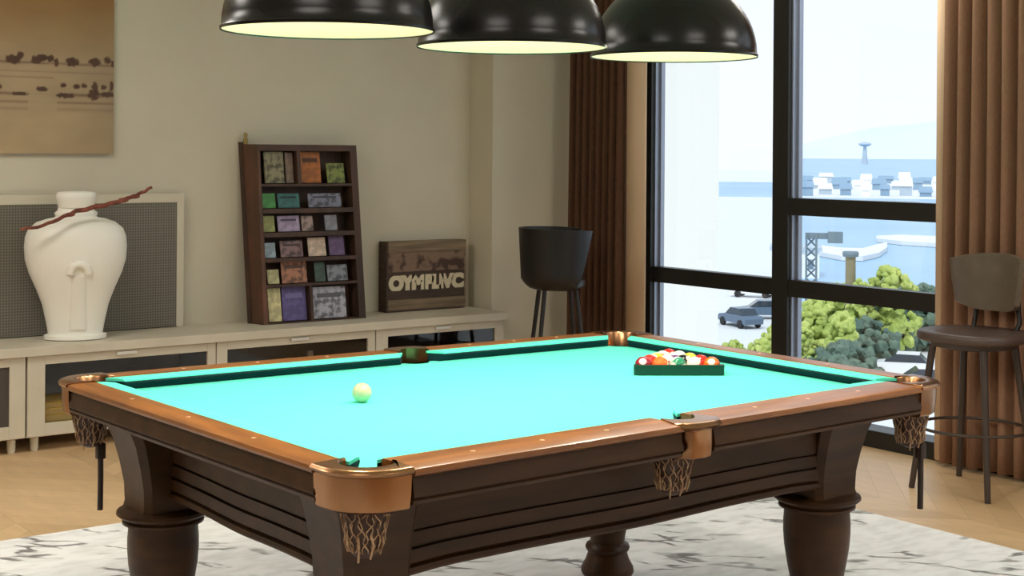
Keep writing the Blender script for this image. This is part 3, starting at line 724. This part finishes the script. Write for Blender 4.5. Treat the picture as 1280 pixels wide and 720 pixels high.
# ------------------------------------------------------------------ painting
def painting():
    U0, U1, Z0, Z1 = 1.30, 2.897, 1.43, 2.45
    nx, nz = 270, 170; bm = B()
    vs = [[bm.verts.new((U0+(U1-U0)*i/nx, VW-.032, Z0+(Z1-Z0)*j/nz)) for j in range(nz+1)] for i in range(nx+1)]
    for i in range(nx):
        for j in range(nz): bm.faces.new((vs[i][j], vs[i+1][j], vs[i+1][j+1], vs[i][j+1]))
    o = obj('canvas_picture', bm, None, None)
    me = o.data; me.materials.clear()
    ca = me.color_attributes.new('paint', 'FLOAT_COLOR', 'POINT')
    base_lo = Vector((176, 152, 116)); base_mid = Vector((172, 150, 118)); base_hi = Vector((150, 112, 64)); dark = Vector((62, 40, 30)); red = Vector((104, 66, 48))
    blobs = [(2.410, 1.925, .018, .016), (2.520, 1.915, .034, .017), (2.675, 1.900, .036, .024), (2.795, 1.903, .030, .022), (2.862, 1.915, .020, .018), (2.893, 1.895, .012, .02),
             (2.52, 1.757, .034, .012), (2.29, 1.765, .03, .02), (2.645, 1.727, .048, .013), (2.79, 1.735, .030, .028), (2.875, 1.738, .050, .014), (2.795, 1.775, .014, .026), (2.41, 1.730, .040, .010), (2.885, 1.78, .012, .025),
             (2.63, 1.78, .014, .012), (2.70, 1.775, .018, .012), (2.74, 1.78, .014, .014), (2.84, 1.775, .016, .012)]
    more = [(2.897-1.1-(x-2.3)*.9, z, a, b) for x, z, a, b in blobs]
    blobs = blobs+more+[(x-.30, z, a, b) for x, z, a, b in blobs[:8]]
    for v in me.vertices:
        x, z = v.co.x, v.co.z; q = Vector((x*3, z*6, 0))
        n1 = noise.fractal(q, 1, 2, 4)*.5; n2 = noise.noise(Vector((x*14, z*40, 3)))
        t = (z-Z0)/(Z1-Z0); col = base_lo.lerp(base_mid, min(1, t*2.2)) if t < .45 else base_mid.lerp(base_hi, min(1, (t-.45)/.35))
        col = col*(1+.12*n1)
        ed = max(0, (x-2.6)/.3); col = col*(1-.10*ed*max(0, 1-t*1.2))
        k = 0
        k = max(k, .75*math.exp(-((z-1.888-.003*n2)/.006)**2)*(.6+.4*noise.noise(Vector((x*6, 1, 0)))))
        seg = 1 if (x > 2.60 or x < 2.45) else .1
        k = max(k, .7*seg*math.exp(-((z-1.730-.003*n2)/.007)**2)*(.75+.3*noise.noise(Vector((x*9, 5, 0)))))
        k = max(k, .35*seg*math.exp(-((z-1.690)/.006)**2), .16*math.exp(-((z-1.655)/.008)**2)*seg, .2*math.exp(-((z-1.845)/.004)**2), .25*(x < 2.58)*math.exp(-((z-1.815)/.004)**2))
        for bx_, bz, a, b in blobs:
            dx = (x-bx_)/a; dz = (z-bz)/b
            if abs(dx) < 2 and abs(dz) < 2:
                d = dx*dx+dz*dz+.8*noise.noise(Vector((x*60, z*60, 0))); k = max(k, .9*max(0, min(1, (1.25-d)/.5)))
        k = min(1, max(0, k)); c = col.lerp(dark.lerp(red, .3+.3*n2), k)
        ca.data[v.index].color = srgb(*[max(0, min(255, q)) for q in c])
    m = mat('sepia painting', (.5, .4, .3, 1), .7); at_ = nd(m, 'ShaderNodeVertexColor'); at_.layer_name = 'paint'; lk(m, at_.outputs['Color'], bsdf(m).inputs['Base Color'])
    me.materials.append(m)
    t = thing('painting', 'large sepia canvas of boats and trees along a waterline on the wall', 'painting', (0, 0, 0)); o.parent = t
    bm = B(); box(bm, U0, U1, VW-.0318, VW-.001, Z0, Z1); obj('canvas_edge', bm, mat('canvas edge', srgb(150, 120, 84), .8), t)
painting()

# ------------------------------------------------------------------ curtains
def curtain(label, u, v0, v1, folds, amp, m, lin=None, zt=CZ-.03, seed=0, flare=0):
    t = thing('curtain', label, 'curtain', (u, v0, 0)); r = random.Random(seed); L = v1-v0
    n = folds*14; ph = [r.uniform(-.5, .5) for _ in range(folds+2)]; am = [r.uniform(.7, 1.15) for _ in range(folds+2)]
    bm = B(); rings = []
    for j in range(13):
        z = .02+(zt-.02)*j/12; row = []
        for i in range(n+1):
            s = i/n; f = s*folds; k = int(f)
            ww = am[k]*(1-(f-k))+am[k+1]*(f-k)
            a = amp*ww*(math.sin(2*PI*f+ph[k]*(1-(f-k))+ph[k+1]*(f-k)) + .28*math.sin(4*PI*f+1+z*.5))*(.8+.2*math.cos(z*1.2))
            row.append((a*.5, s*L+flare*(s-.5)*(z/zt-.5)*0+.010*math.cos(2*PI*f*1.0), z))
        rings.append(row)
    loft(bm, rings, cap=False, closed=False)
    o = obj('drape', bm, m, t, smooth=180); s_ = o.modifiers.new('thick', 'SOLIDIFY'); s_.thickness = .004; s_.offset = 0
    if lin:
        a, b, amp2 = lin; bm = B(); rings = []
        for j in range(3):
            z = .02+(zt-.02)*j/2; rings.append([(.012-amp2*math.sin(PI*i/16), a-v0+(b-a)*i/16, z) for i in range(17)])
        loft(bm, rings, cap=False, closed=False); o = obj('lining', bm, M['lining'], t, smooth=180); s_ = o.modifiers.new('thick', 'SOLIDIFY'); s_.thickness = .004
    bm = B(); tube(bm, [(0, -.05, CZ-.025), (0, L+.05, CZ-.025)], .010, 10); obj('curtain_rail', bm, M['frame'], t)
curtain('dark brown pleated curtain behind the bucket stool', 5.655, 6.475, 6.975, 8, .062, M['curtain_l'], lin=(6.31, 6.48, .025), seed=3)
curtain('brown pleated curtain behind the high back stool', 5.725, 3.10, 4.285, 15, .078, M['curtain_r'], lin=(4.28, 4.345, .02), seed=5)

# ------------------------------------------------------------------ stools
# tub stool by the far curtain
t = thing('bar_stool', 'black bucket seat bar stool standing by the pilaster and dark curtain', 'stool', (5.11, 6.42, 0), math.radians(-28))
bm = B(); n = 40; rings = []
# shell wraps round the back; open towards local +x
def shell(ang, k):  # k 0 bottom..1 top
    a = ang; sp = abs(a)/math.radians(142)
    zb = .705; zt_ = 1.035-.0*sp
    # front edge of the arms slants back towards the bottom
    rb = .125+.075*min(1, k*2.6)**.6+.018*k
    z = zb+(zt_-zb)*k**1.15
    return a, rb, z
levels = [0, .03, .09, .18, .32, .5, .7, .88, .97, 1]
def shell_pt(ai, k, off=0):
    lim = math.radians(112+28*k**.9)
    a = PI+lim*ai
    rr = (.128+.075*min(1, k*6)**.5+.018*k)+off
    z = .688+.345*k-.012*(abs(ai)**3)*k
    return (rr*math.cos(a), rr*math.sin(a), z)
outr = [[shell_pt(-1+2*i/n, k) for i in range(n+1)] for k in levels]
innr = [[shell_pt(-1+2*i/n, k, -.016) for i in range(n+1)] for k in levels]
rr_ = outr+innr[::-1]
vs = [[bm.verts.new(p) for p in r] for r in rr_]; vs.append(vs[0])
for a, b in zip(vs, vs[1:]):
    for i in range(n): bm.faces.new((a[i], a[i+1], b[i+1], b[i]))
L_ = len(levels)
for e in (0, n):
    for k in range(L_-1): bm.faces.new((vs[k][e], vs[k+1][e], vs[2*L_-2-k][e], vs[2*L_-1-k][e]))
obj('backrest', bm, M['stool_seat'], t, smooth=50)
bm = B(); lathe(bm, [(.09, .686), (.125, .690), (.145, .700), (.155, .716), (.156, .735), (.150, .748), (.12, .752), (.04, .752)], n=40); obj('seat', bm, M['stool_seat'], t, smooth=60)
def legs(t, top, foot, z1, m, r=.013, ring=None, rz=0):
    bm_feet = []
    for k in range(4):
        a = PI/4+PI/2*k+rz; bm = B(); c, s = math.cos(a), math.sin(a)
        tube(bm, [(top*c, top*s, z1), ((top+foot)/2*c, (top+foot)/2*s, z1*.5), (foot*c, foot*s, .0005)], r, 10, r*.8); obj('leg', bm, m, t, smooth=60)
    if ring:
        rr, z = ring; bm = B(); tube(bm, [(rr*math.cos(2*PI*k/40), rr*math.sin(2*PI*k/40), z) for k in range(40)], .007, 8, cyc=True); obj('foot_ring', bm, m, t, smooth=60)
legs(t, .125, .225, .688, M['stool_metal'], ring=(.198, .25))

# open back stool on the right, back towards the curtain
t = thing('bar_stool', 'dark bar stool with curved taupe backrest standing in front of the brown curtain', 'stool', (5.425, 3.905, 0), math.radians(184))
bm = B()
def slab(bm, rx, ry, z0, z1, n=44, dish=.008):
    rings = []
    for q, z in ((.90, z0), (.985, z0+.008), (1.0, (z0+z1)/2), (.99, z1-.006), (.95, z1), (.6, z1-dish), (.2, z1-dish*1.3)):
        r = []
        for i in range(n):
            a = 2*PI*i/n; c, s = math.cos(a), math.sin(a); e = .72
            r.append((rx*q*math.copysign(abs(c)**e, c), ry*q*math.copysign(abs(s)**e, s), z))
        rings.append(r)
    loft(bm, rings)
slab(bm, .215, .225, .645, .690); obj('seat', bm, M['stool_brown'], t, smooth=60)
bm = B(); n = 30; levels = [0, .04, .12, .3, .5, .7, .88, .97, 1]
def bk(ai, k, off=0):
    a = PI+math.radians(62)*ai*(1-.10*(1-k)**2); kk = k-.5
    r = .205-.02*(1-k)+off; z = .765+.255*k - .030*abs(ai)**2*(k)+.035*abs(ai)**3*(1-k)
    return (r*math.cos(a)+.0, r*math.sin(a)*1.02, z)
outr = [[bk(-1+2*i/n, k) for i in range(n+1)] for k in levels]; innr = [[bk(-1+2*i/n, k, -.022) for i in range(n+1)] for k in levels]
vs = [[bm.verts.new(p) for p in r] for r in outr+innr[::-1]]; vs.append(vs[0])
for a, b in zip(vs, vs[1:]):
    for i in range(n): bm.faces.new((a[i], a[i+1], b[i+1], b[i]))
L_ = len(levels)
for e in (0, n):
    for k in range(L_-1): bm.faces.new((vs[k][e], vs[k+1][e], vs[2*L_-2-k][e], vs[2*L_-1-k][e]))
obj('backrest', bm, M['stool_grey'], t, smooth=60)
for s in (-1, 1):
    bm = B(); tube(bm, [(-.15, s*.10, .650), (-.185, s*.11, .72), (-.196, s*.09, .86)], .011, 8); obj('back_support', bm, M['stool_metal'], t, smooth=60)
bm = B(); lathe(bm, [(.14, .615), (.185, .625), (.19, .644)], n=32); obj('seat_base', bm, M['stool_leg'], t, smooth=40)
legs(t, .175, .262, .625, M['stool_leg'], r=.016, ring=(.232, .27))

# ------------------------------------------------------------------ outside
GZ = -12.0
def polar(bear, dist):  # compass point seen through the window, metres
    a = math.radians(bear); return dist*math.cos(a), dist*math.sin(a)
ext = {  # far hill, town and water colours hold the distance haze
 'ground': mat('pale paved ground', srgb(226, 228, 228), .9), 'park': noise_mat('park ground', srgb(96, 118, 104), srgb(116, 138, 116), .15, rough=.9),
 'water': noise_mat('bay water', srgb(130, 176, 214), srgb(152, 194, 224), .02, rough=.35), 'road': mat('light concrete', srgb(232, 232, 232), .8),
 'white': mat('white render', srgb(246, 247, 245), .7), 'tower': mat('tower render', srgb(234, 233, 226), .8), 'bluegrey': mat('hazy blue grey', srgb(140, 168, 192), .8), 'greyb': mat('grey building', srgb(186, 200, 212), .8),
 'hill': noise_mat('hill paled by haze', srgb(216, 226, 232), srgb(222, 230, 236), .002, rough=1), 'leaf': noise_mat('lime green foliage', srgb(150, 170, 84), srgb(196, 206, 116), .9, rough=.9, detail=5),
 'leaf_dark': noise_mat('grey green foliage', srgb(84, 106, 96), srgb(108, 130, 112), .9, rough=.9), 'bark': mat('bark', srgb(110, 100, 88), .9), 'steel': mat('grey steel', srgb(120, 138, 150), .6),
 'car_white': mat('white car paint', srgb(240, 240, 242), .3), 'car_blue': mat('slate blue car paint', srgb(92, 112, 134), .3), 'carglass': mat('car glass', srgb(50, 62, 74), .15), 'tyre': mat('tyre', srgb(40, 40, 42), .8),
 'post': mat('brown post', srgb(150, 140, 112), .8)}
def flat(name, poly, z, m, th=.3, n=None):
    bm = B(); v = [bm.verts.new((x, y, z)) for x, y in poly]; w = [bm.verts.new((x, y, z-th)) for x, y in poly]
    f1 = bm.faces.new(v); f2 = bm.faces.new(w[::-1])
    for i in range(len(v)): bm.faces.new((v[i], w[i], w[(i+1) % len(v)], v[(i+1) % len(v)]))
    bmesh.ops.triangulate(bm, faces=[f1, f2]); return obj(name, bm, m, kind='structure')
flat('ground', [(7, -400), (900, -400), (900, 1400), (-300, 1400), (-300, 14), (7, 14)], GZ, ext['ground'], 1)
# bay with a curved quay, then the far bay
flat('water', [polar(b, 128) for b in (15, 25, 35, 42.6)]+[polar(b, 470) for b in (42.6, 35, 25, 15)], GZ+.05, ext['water'])
flat('bay_water', [polar(b, 820) for b in (10, 20, 30, 36, 42.6)]+[polar(b, 5600) for b in (42.6, 36, 30, 20, 10)], GZ+.05, ext['water'])
flat('inlet_water', [polar(b, 470) for b in (42.9, 44, 46, 50)]+[polar(b, 720) for b in (50, 46, 44, 42.9)], GZ+.05, ext['water'])
def strip(name, pts, w, z, m):
    L = []; R = []
    P = [Vector(polar(*p)) for p in pts]
    for i, p in enumerate(P):
        d = (P[min(i+1, len(P)-1)]-P[max(0, i-1)]).normalized(); n_ = Vector((-d.y, d.x)); L.append(p+n_*w/2); R.append(p-n_*w/2)
    bm = B(); a = [bm.verts.new((p.x, p.y, z)) for p in L]; b = [bm.verts.new((p.x, p.y, z)) for p in R]; a2 = [bm.verts.new((p.x, p.y, z-.5)) for p in L]; b2 = [bm.verts.new((p.x, p.y, z-.5)) for p in R]
    for i in range(len(P)-1):
        for s, t_ in ((a, b), (b2, a2), (a2, a), (b, b2)): bm.faces.new((s[i], s[i+1], t_[i+1], t_[i]))
    for e in (0, -1): bm.faces.new((a[e], b[e], b2[e], a2[e]))
    return obj(name, bm, m, kind='structure')
def band(name, pts, z, m):      # pts: compass bearing, near and far distance
    bm = B(); loft(bm, [[(*polar(b, n_), z-.6), (*polar(b, f_), z-.6), (*polar(b, f_), z), (*polar(b, n_), z)] for b, n_, f_ in pts]); return obj(name, bm, m, kind='structure')
band('quay_road', [(42.3, 200, 212), (41.4, 197, 212), (40.6, 190, 207), (39.8, 190, 207), (39.2, 198, 218), (38.9, 210, 222)], GZ+.7, ext['road'])
band('harbour_road', [(39.3, 232, 240), (38.4, 226, 244), (37, 222, 242), (35, 218, 240)], GZ+.7, ext['road'])
strip('pavement', [(37.2, 118), (38.2, 108), (39.4, 98), (40.6, 90), (42, 84)], 8, GZ+.35, ext['road'])
flat('park', [polar(b, 106) for b in (20, 30, 36)]+[polar(38.5, 101), polar(40.0, 93), polar(40.8, 72), polar(42.4, 68), polar(42.4, 127), polar(35, 127), polar(20, 127)], GZ+.04, ext['park'])
# neighbouring white tower
t = thing('tower_block', 'plain white neighbouring building filling the left window pane', 'building', (0, 0, GZ))
cx, cy = polar(45.25, 46)
ax = Vector(polar(45.25+90, 1)); ay = Vector(polar(45.25, 1)); p0 = Vector((cx, cy)); pts = [p0, p0+ay*9+ax*.4, p0+ay*9+ax*13, p0+ax*13]
bm = B(); hexa(bm, [(p.x, p.y, 0) for p in pts]+[(p.x, p.y, 34) for p in pts]); obj('wall', bm, ext['tower'], t)
pts = [p0-ax*.15-ay*.15, p0+ay*9.15-ax*.0, p0+ay*9.15+ax*13.2, p0+ax*13.2-ay*.15]
bm = B(); hexa(bm, [(p.x, p.y, 34) for p in pts]+[(p.x, p.y, 34.5) for p in pts]); obj('parapet', bm, ext['white'], t)
# far hills
def hill(name, b0, b1, dist, h0, seed):
    bm = B(); N = 40; front = []; top = []; back = []
    for i in range(N+1):
        b = b0+(b1-b0)*i/N; s = i/N
        h = h0*(.25+.75*math.sin(PI*min(1, max(0, s)))**.8)*(1+.12*noise.noise(Vector((s*5, seed, 0))))
        x, y = polar(b, dist); front.append((x, y, GZ-5)); x, y = polar(b, dist*1.12); top.append((x, y, GZ+h)); x, y = polar(b, dist*1.3); back.append((x, y, GZ-5))
    loft(bm, [front, top, back], cap=False, closed=False); obj(name, bm, ext['hill'], smooth=60, kind='structure')
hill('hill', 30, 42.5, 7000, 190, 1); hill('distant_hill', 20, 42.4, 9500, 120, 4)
# waterfront town
r2 = random.Random(11)
tn = 0
kinds = [('white', 'white house'), ('bluegrey', 'blue grey house'), ('greyb', 'pale grey house'), ('bluegrey', 'slate house')]
for k in range(24):
    bear = 36.8+(k % 8)*.73+.25*(k//8 % 2)+r2.uniform(-.03, .03); dist = (500, 600, 715)[k//8]+r2.uniform(-12, 12); w = (dist*.0127-1.9)*r2.uniform(.6, 1); dpt = 3+r2.random()*2; h = 1.2+r2.random()*2.0
    mk, nm_ = kinds[k % 4]; x, y = polar(bear, dist)
    t = thing('house', f'{nm_} of the waterfront town across the bay', 'building', (x, y, GZ), math.radians(bear+90), f'{nm_}s across the bay')
    bx('wall', (-w/2, w/2, -dpt/2, dpt/2, 0, h), ext[mk], t)
    bm = B(); rh = 1.5+r2.random()*1.5
    hexa(bm, [(-w/2-.5, -dpt/2-.5, h), (w/2+.5, -dpt/2-.5, h), (w/2+.5, dpt/2+.5, h), (-w/2-.5, dpt/2+.5, h), (-w/2, -.4, h+rh), (w/2, -.4, h+rh), (w/2, .4, h+rh), (-w/2, .4, h+rh)])
    obj('roof', bm, ext['bluegrey' if k % 2 else 'road'], t)
# pale sheds by the quay
for k, (bear, dist, w, h) in enumerate(((41.25, 116, 2.4, 2.6), (40.5, 126, 3.2, 2.0), (42.3, 165, 5, 3), (38.9, 360, 14, 2.4))):
    x, y = polar(bear, dist); t = thing('shed', ('low white shed beside the mast', 'low white shed right of the mast', 'white quay shed behind the mast', 'long white shed far across the bay water')[k], 'building', (x, y, GZ), math.radians(bear+90))
    bx('wall', (-w/2, w/2, -3, 3, 0, h), ext['white'], t); bx('roof', (-w/2-.3, w/2+.3, -3.3, 3.3, h, h+.4), ext['greyb'], t)
    bm = B()
    for j in range(4): box(bm, -w/2+.6+j*w/4, -w/2+.6+j*w/4+w/8, -3.04, -3.0, h*.35, h*.7); box(bm, -w/2+.6+j*w/4, -w/2+.6+j*w/4+w/8, 3.0, 3.04, h*.35, h*.7)
    obj('window', bm, ext['steel'], t)
x, y = polar(41.72, 122); t = thing('harbour_crane', 'grey lattice mast with a short arm near the quay', 'crane', (x, y, GZ), math.radians(132))
bm = B()
for sx in (-.4, .4):
    for sy in (-.4, .4): tube(bm, [(sx, sy, 0), (sx, sy, 7)], .1, 6)
for k in range(8): tube(bm, [(-.4, -.4, k*.85), (.4, .4, k*.85+.85)], .07, 5); tube(bm, [(.4, -.4, k*.85), (-.4, .4, k*.85+.85)], .07, 5)
obj('mast', bm, ext['steel'], t); bx('arm', (-2.4, .5, -.25, .25, 6.6, 7.1), ext['steel'], t); bx('cab', (-2.5, -1.3, -.5, .5, 6.3, 7.2), ext['steel'], t)
x, y = polar(40.25, 100); t = thing('post', 'tall brown post standing among the lime green trees', 'post', (x, y, GZ))
bm = B(); lathe(bm, [(.5, 0), (.42, .5), (.36, 1), (.33, 6.6), (.36, 6.7)], n=16); obj('shaft', bm, ext['post'], t, smooth=50); bm = B(); lathe(bm, [(.5, 6.7), (.55, 6.9), (.5, 7.05)], n=16); obj('cap', bm, ext['steel'], t)
# slender tower far out
x, y = polar(39.75, 2300); t = thing('lookout_tower', 'slender pale tower on the far shore', 'tower', (x, y, GZ))
bm = B(); lathe(bm, [(5, 0), (3, 20), (2.4, 27)], n=12); obj('shaft', bm, ext['greyb'], t); bm = B(); lathe(bm, [(5, 27), (10, 30), (9, 32), (2, 34)], n=16); obj('platform', bm, ext['greyb'], t)

# trees: crown made of many lumpy leaf clumps
def tree(label, bear, dist, h, w, dark=False, seed=0, columnar=False, low=.12):
    x, y = polar(bear, dist); r = random.Random(seed); t = thing('tree', label, 'tree', (x, y, GZ), 0, 'trees in the park outside')
    bm = B(); n = 170
    for k in range(n):
        a = r.random()*2*PI; q = r.random()**.6; zz = r.random()
        prof = math.sin(PI*min(1, .12+zz*.86))**.6 if not columnar else (1-zz)**.45
        rad = w/2*prof*q; s = w*(.055+.06*r.random())*(1.15-zz*.4)
        cz = h*(low+(1-low)*zz*.93)
        b2 = bmesh.ops.create_icosphere(bm, subdivisions=2, radius=s, matrix=Matrix.Translation((rad*math.cos(a), rad*math.sin(a), cz)))
        for v in b2['verts']:
            c0 = Vector((rad*math.cos(a), rad*math.sin(a), cz)); dv = v.co-c0; v.co = c0+dv*(1+.7*noise.noise(v.co*3.5+Vector((seed, 0, 0))))
    obj('foliage', bm, ext['leaf_dark' if dark else 'leaf'], t)
    bm = B(); tube(bm, [(0, 0, 0), (.05, 0, h*.4), (0, .05, h*.7)], .16, 8, .06); obj('trunk', bm, ext['bark'], t)
tl = [(39.9, 99, 5.6, 2.6, 0, 'narrow lime tree just right of the brown post'), (38.8, 100, 6.3, 3.9, 0, 'broad lime green tree with the tallest crown'), (38.0, 104, 4.4, 3.0, 0, 'lime green tree right of the tallest crown'), (37.3, 106, 3.8, 3.4, 0, 'low lime tree next to the curtain edge'),
      (41.6, 100, 4.0, 3.0, 0, 'low lime tree left of the brown post'), (40.7, 108, 4.2, 4.0, 0, 'lime tree behind the brown post'), (42.15, 92, 3.9, 3.6, 0, 'lime shrub tree beside the window mullion'),
      (41.45, 92, 5.0, 2.6, 0, 'near lime tree with drooping crown'), (40.5, 88, 4.4, 3.0, 0, 'near lime tree below the transom'), (39.4, 104, 4.6, 2.8, 0, 'near narrow lime tree at right'),
      (42.0, 84, 4.2, 2.2, 0, 'nearest lime tree at left'), (38.6, 112, 3.6, 4.5, 1, 'grey green bushy tree behind the pavement'), (37.5, 114, 3.8, 4.5, 1, 'dark grey green tree by the curtain'),
      (41.0, 80, 2.8, 3.8, 1, 'low grey green bush in front of the lime trees'), (39.7, 95, 3.2, 4.0, 1, 'low grey green bush near the pavement'), (42.2, 79, 2.2, 3.4, 1, 'low grey green bush at the left end'), (40.5, 84, 3.0, 4.4, 1, 'wide grey green bush below the lime crowns'), (38.9, 101, 3.5, 4.4, 1, 'grey green bush behind the white cars'), (38.1, 103, 3.8, 4.0, 1, 'taller grey green bush behind the white cars'), (37.3, 103, 3.8, 4.0, 1, 'grey green bush half hidden by the curtain'),
      (43.6, 88, 2.6, 2.6, 0, 'small lime bush beside the parked cars'), (43.1, 92, 3.0, 2.6, 0, 'taller lime bush beside the parked cars'), (44.6, 90, 2.2, 2.4, 0, 'lowest lime bush seen below the left pane')]
for k, (b, d, h, w, dk, lab) in enumerate(tl): tree(lab, b, d, h, w, bool(dk), k+3, columnar=(w < 3.2))
# parked cars
def car(label, bear, dist, rz, m, z=GZ):
    x, y = polar(bear, dist); t = thing('car', label, 'car', (x, y, z), rz, 'cars parked outside')
    pr = [(-2.1, .35), (-2.15, .75), (-1.9, .95), (-1.2, 1.0), (1.0, .98), (1.9, .85), (2.1, .65), (2.12, .35)]
    bm = B(); loft(bm, [[(a, s*.82, b) for a, b in pr] for s in (-1, -.9, .9, 1)]); obj('body', bm, m, t)
    bm = B(); loft(bm, [[(a*q, s*.72*1, b) for a, b in ((-1.5, .98), (-1.0, 1.45), (.35, 1.47), (1.05, .98))] for s, q in ((-1, 1), (1, 1))]); obj('window', bm, ext['carglass'], t)
    bx('roof', (-1.0, .35, -.68, .68, 1.45, 1.50), m, t)
    for wx in (-1.35, 1.3):
        for wy in (-.78, .78):
            bm = B(); bmesh.ops.create_cone(bm, cap_ends=True, segments=18, radius1=.33, radius2=.33, depth=.22, matrix=Matrix.Translation((wx, wy, .33)) @ Matrix.Rotation(PI/2, 4, 'X')); obj('wheel', bm, ext['tyre'], t)
car('white car parked on the pale pavement by the trees', 38.3, 92, math.radians(125), ext['car_white'], GZ)
car('second white car close to the curtain edge', 37.55, 86, math.radians(135), ext['car_white'], GZ)
car('slate blue car seen below the left pane transom', 44.4, 116, math.radians(75), ext['car_blue'])
car('slate blue car nearer the window mullion', 43.6, 122, math.radians(140), ext['car_blue'])
car('white car behind the two slate blue cars', 43.9, 140, math.radians(120), ext['car_white'])

# ------------------------------------------------------------------ light
w = bpy.data.worlds.new('sky'); S.world = w; w.use_nodes = True
nt = w.node_tree; bg = nt.nodes['Background']
tc = nt.nodes.new('ShaderNodeTexCoord'); sp = nt.nodes.new('ShaderNodeSeparateXYZ'); rp_ = nt.nodes.new('ShaderNodeValToRGB')
nt.links.new(tc.outputs['Generated'], sp.inputs[0]); nt.links.new(sp.outputs['Z'], rp_.inputs[0])
rp_.color_ramp.elements[0].position = 0; rp_.color_ramp.elements[0].color = (.93, .97, 1, 1)
rp_.color_ramp.elements[1].position = .6; rp_.color_ramp.elements[1].color = (.80, .90, 1, 1)
nt.links.new(rp_.outputs[0], bg.inputs[0]); bg.inputs[1].default_value = 1.25
sun = bpy.data.lights.new('sun', 'SUN'); sun.energy = 1.6; sun.angle = math.radians(3); sun.color = (1, .97, .9)
so = bpy.data.objects.new('sun', sun); C.objects.link(so); so.rotation_euler = Vector((.62, .42, -.9)).to_track_quat('-Z', 'Y').to_euler()
def ceiling_fill(x, y, e, size=1.1):  # unseen fill light added under the ceiling to lift the walls
    l = bpy.data.lights.new('fill_light', 'AREA'); l.energy = e; l.size = size; l.color = (1, .95, .88); l.shape = 'DISK'
    o = bpy.data.objects.new('fill_light', l); C.objects.link(o); o.location = (x, y, CZ-.01)
for x, y, e in ((-.2, 5.3, 42), (1.3, 5.4, 26), (5.5, 4.6, 19), (.2, 1.6, 22), (2.4, .6, 24), (5.0, 1.2, 34)): ceiling_fill(x, y, e)

# ------------------------------------------------------------------ camera
cam = bpy.data.cameras.new('camera'); co = bpy.data.objects.new('camera', cam); C.objects.link(co); S.camera = co
yaw = math.radians(53.3); roll = math.radians(.4)
fwd = Vector((math.cos(yaw), math.sin(yaw), 0)); rt = Vector((math.sin(yaw), -math.cos(yaw), 0)); up = Vector((0, 0, 1))
r_ = rt*math.cos(roll)+up*math.sin(roll); u_ = up*math.cos(roll)-rt*math.sin(roll)
mw = Matrix((r_, u_, -fwd)).transposed().to_4x4(); mw.translation = (0, 0, 1.45); co.matrix_world = mw
cam.sensor_width = 36; cam.lens = 36*1830/1280; cam.shift_y = (191-360)/1280; cam.clip_start = .05; cam.clip_end = 20000
S.view_settings.view_transform = 'Standard'; S.view_settings.look = 'None'; S.view_settings.gamma = 1; S.view_settings.exposure = 0
S.view_settings.use_curve_mapping = False
S.cycles.use_denoising = True
S.cycles.max_bounces = 8; S.cycles.transparent_max_bounces = 12; S.cycles.sample_clamp_indirect = 6
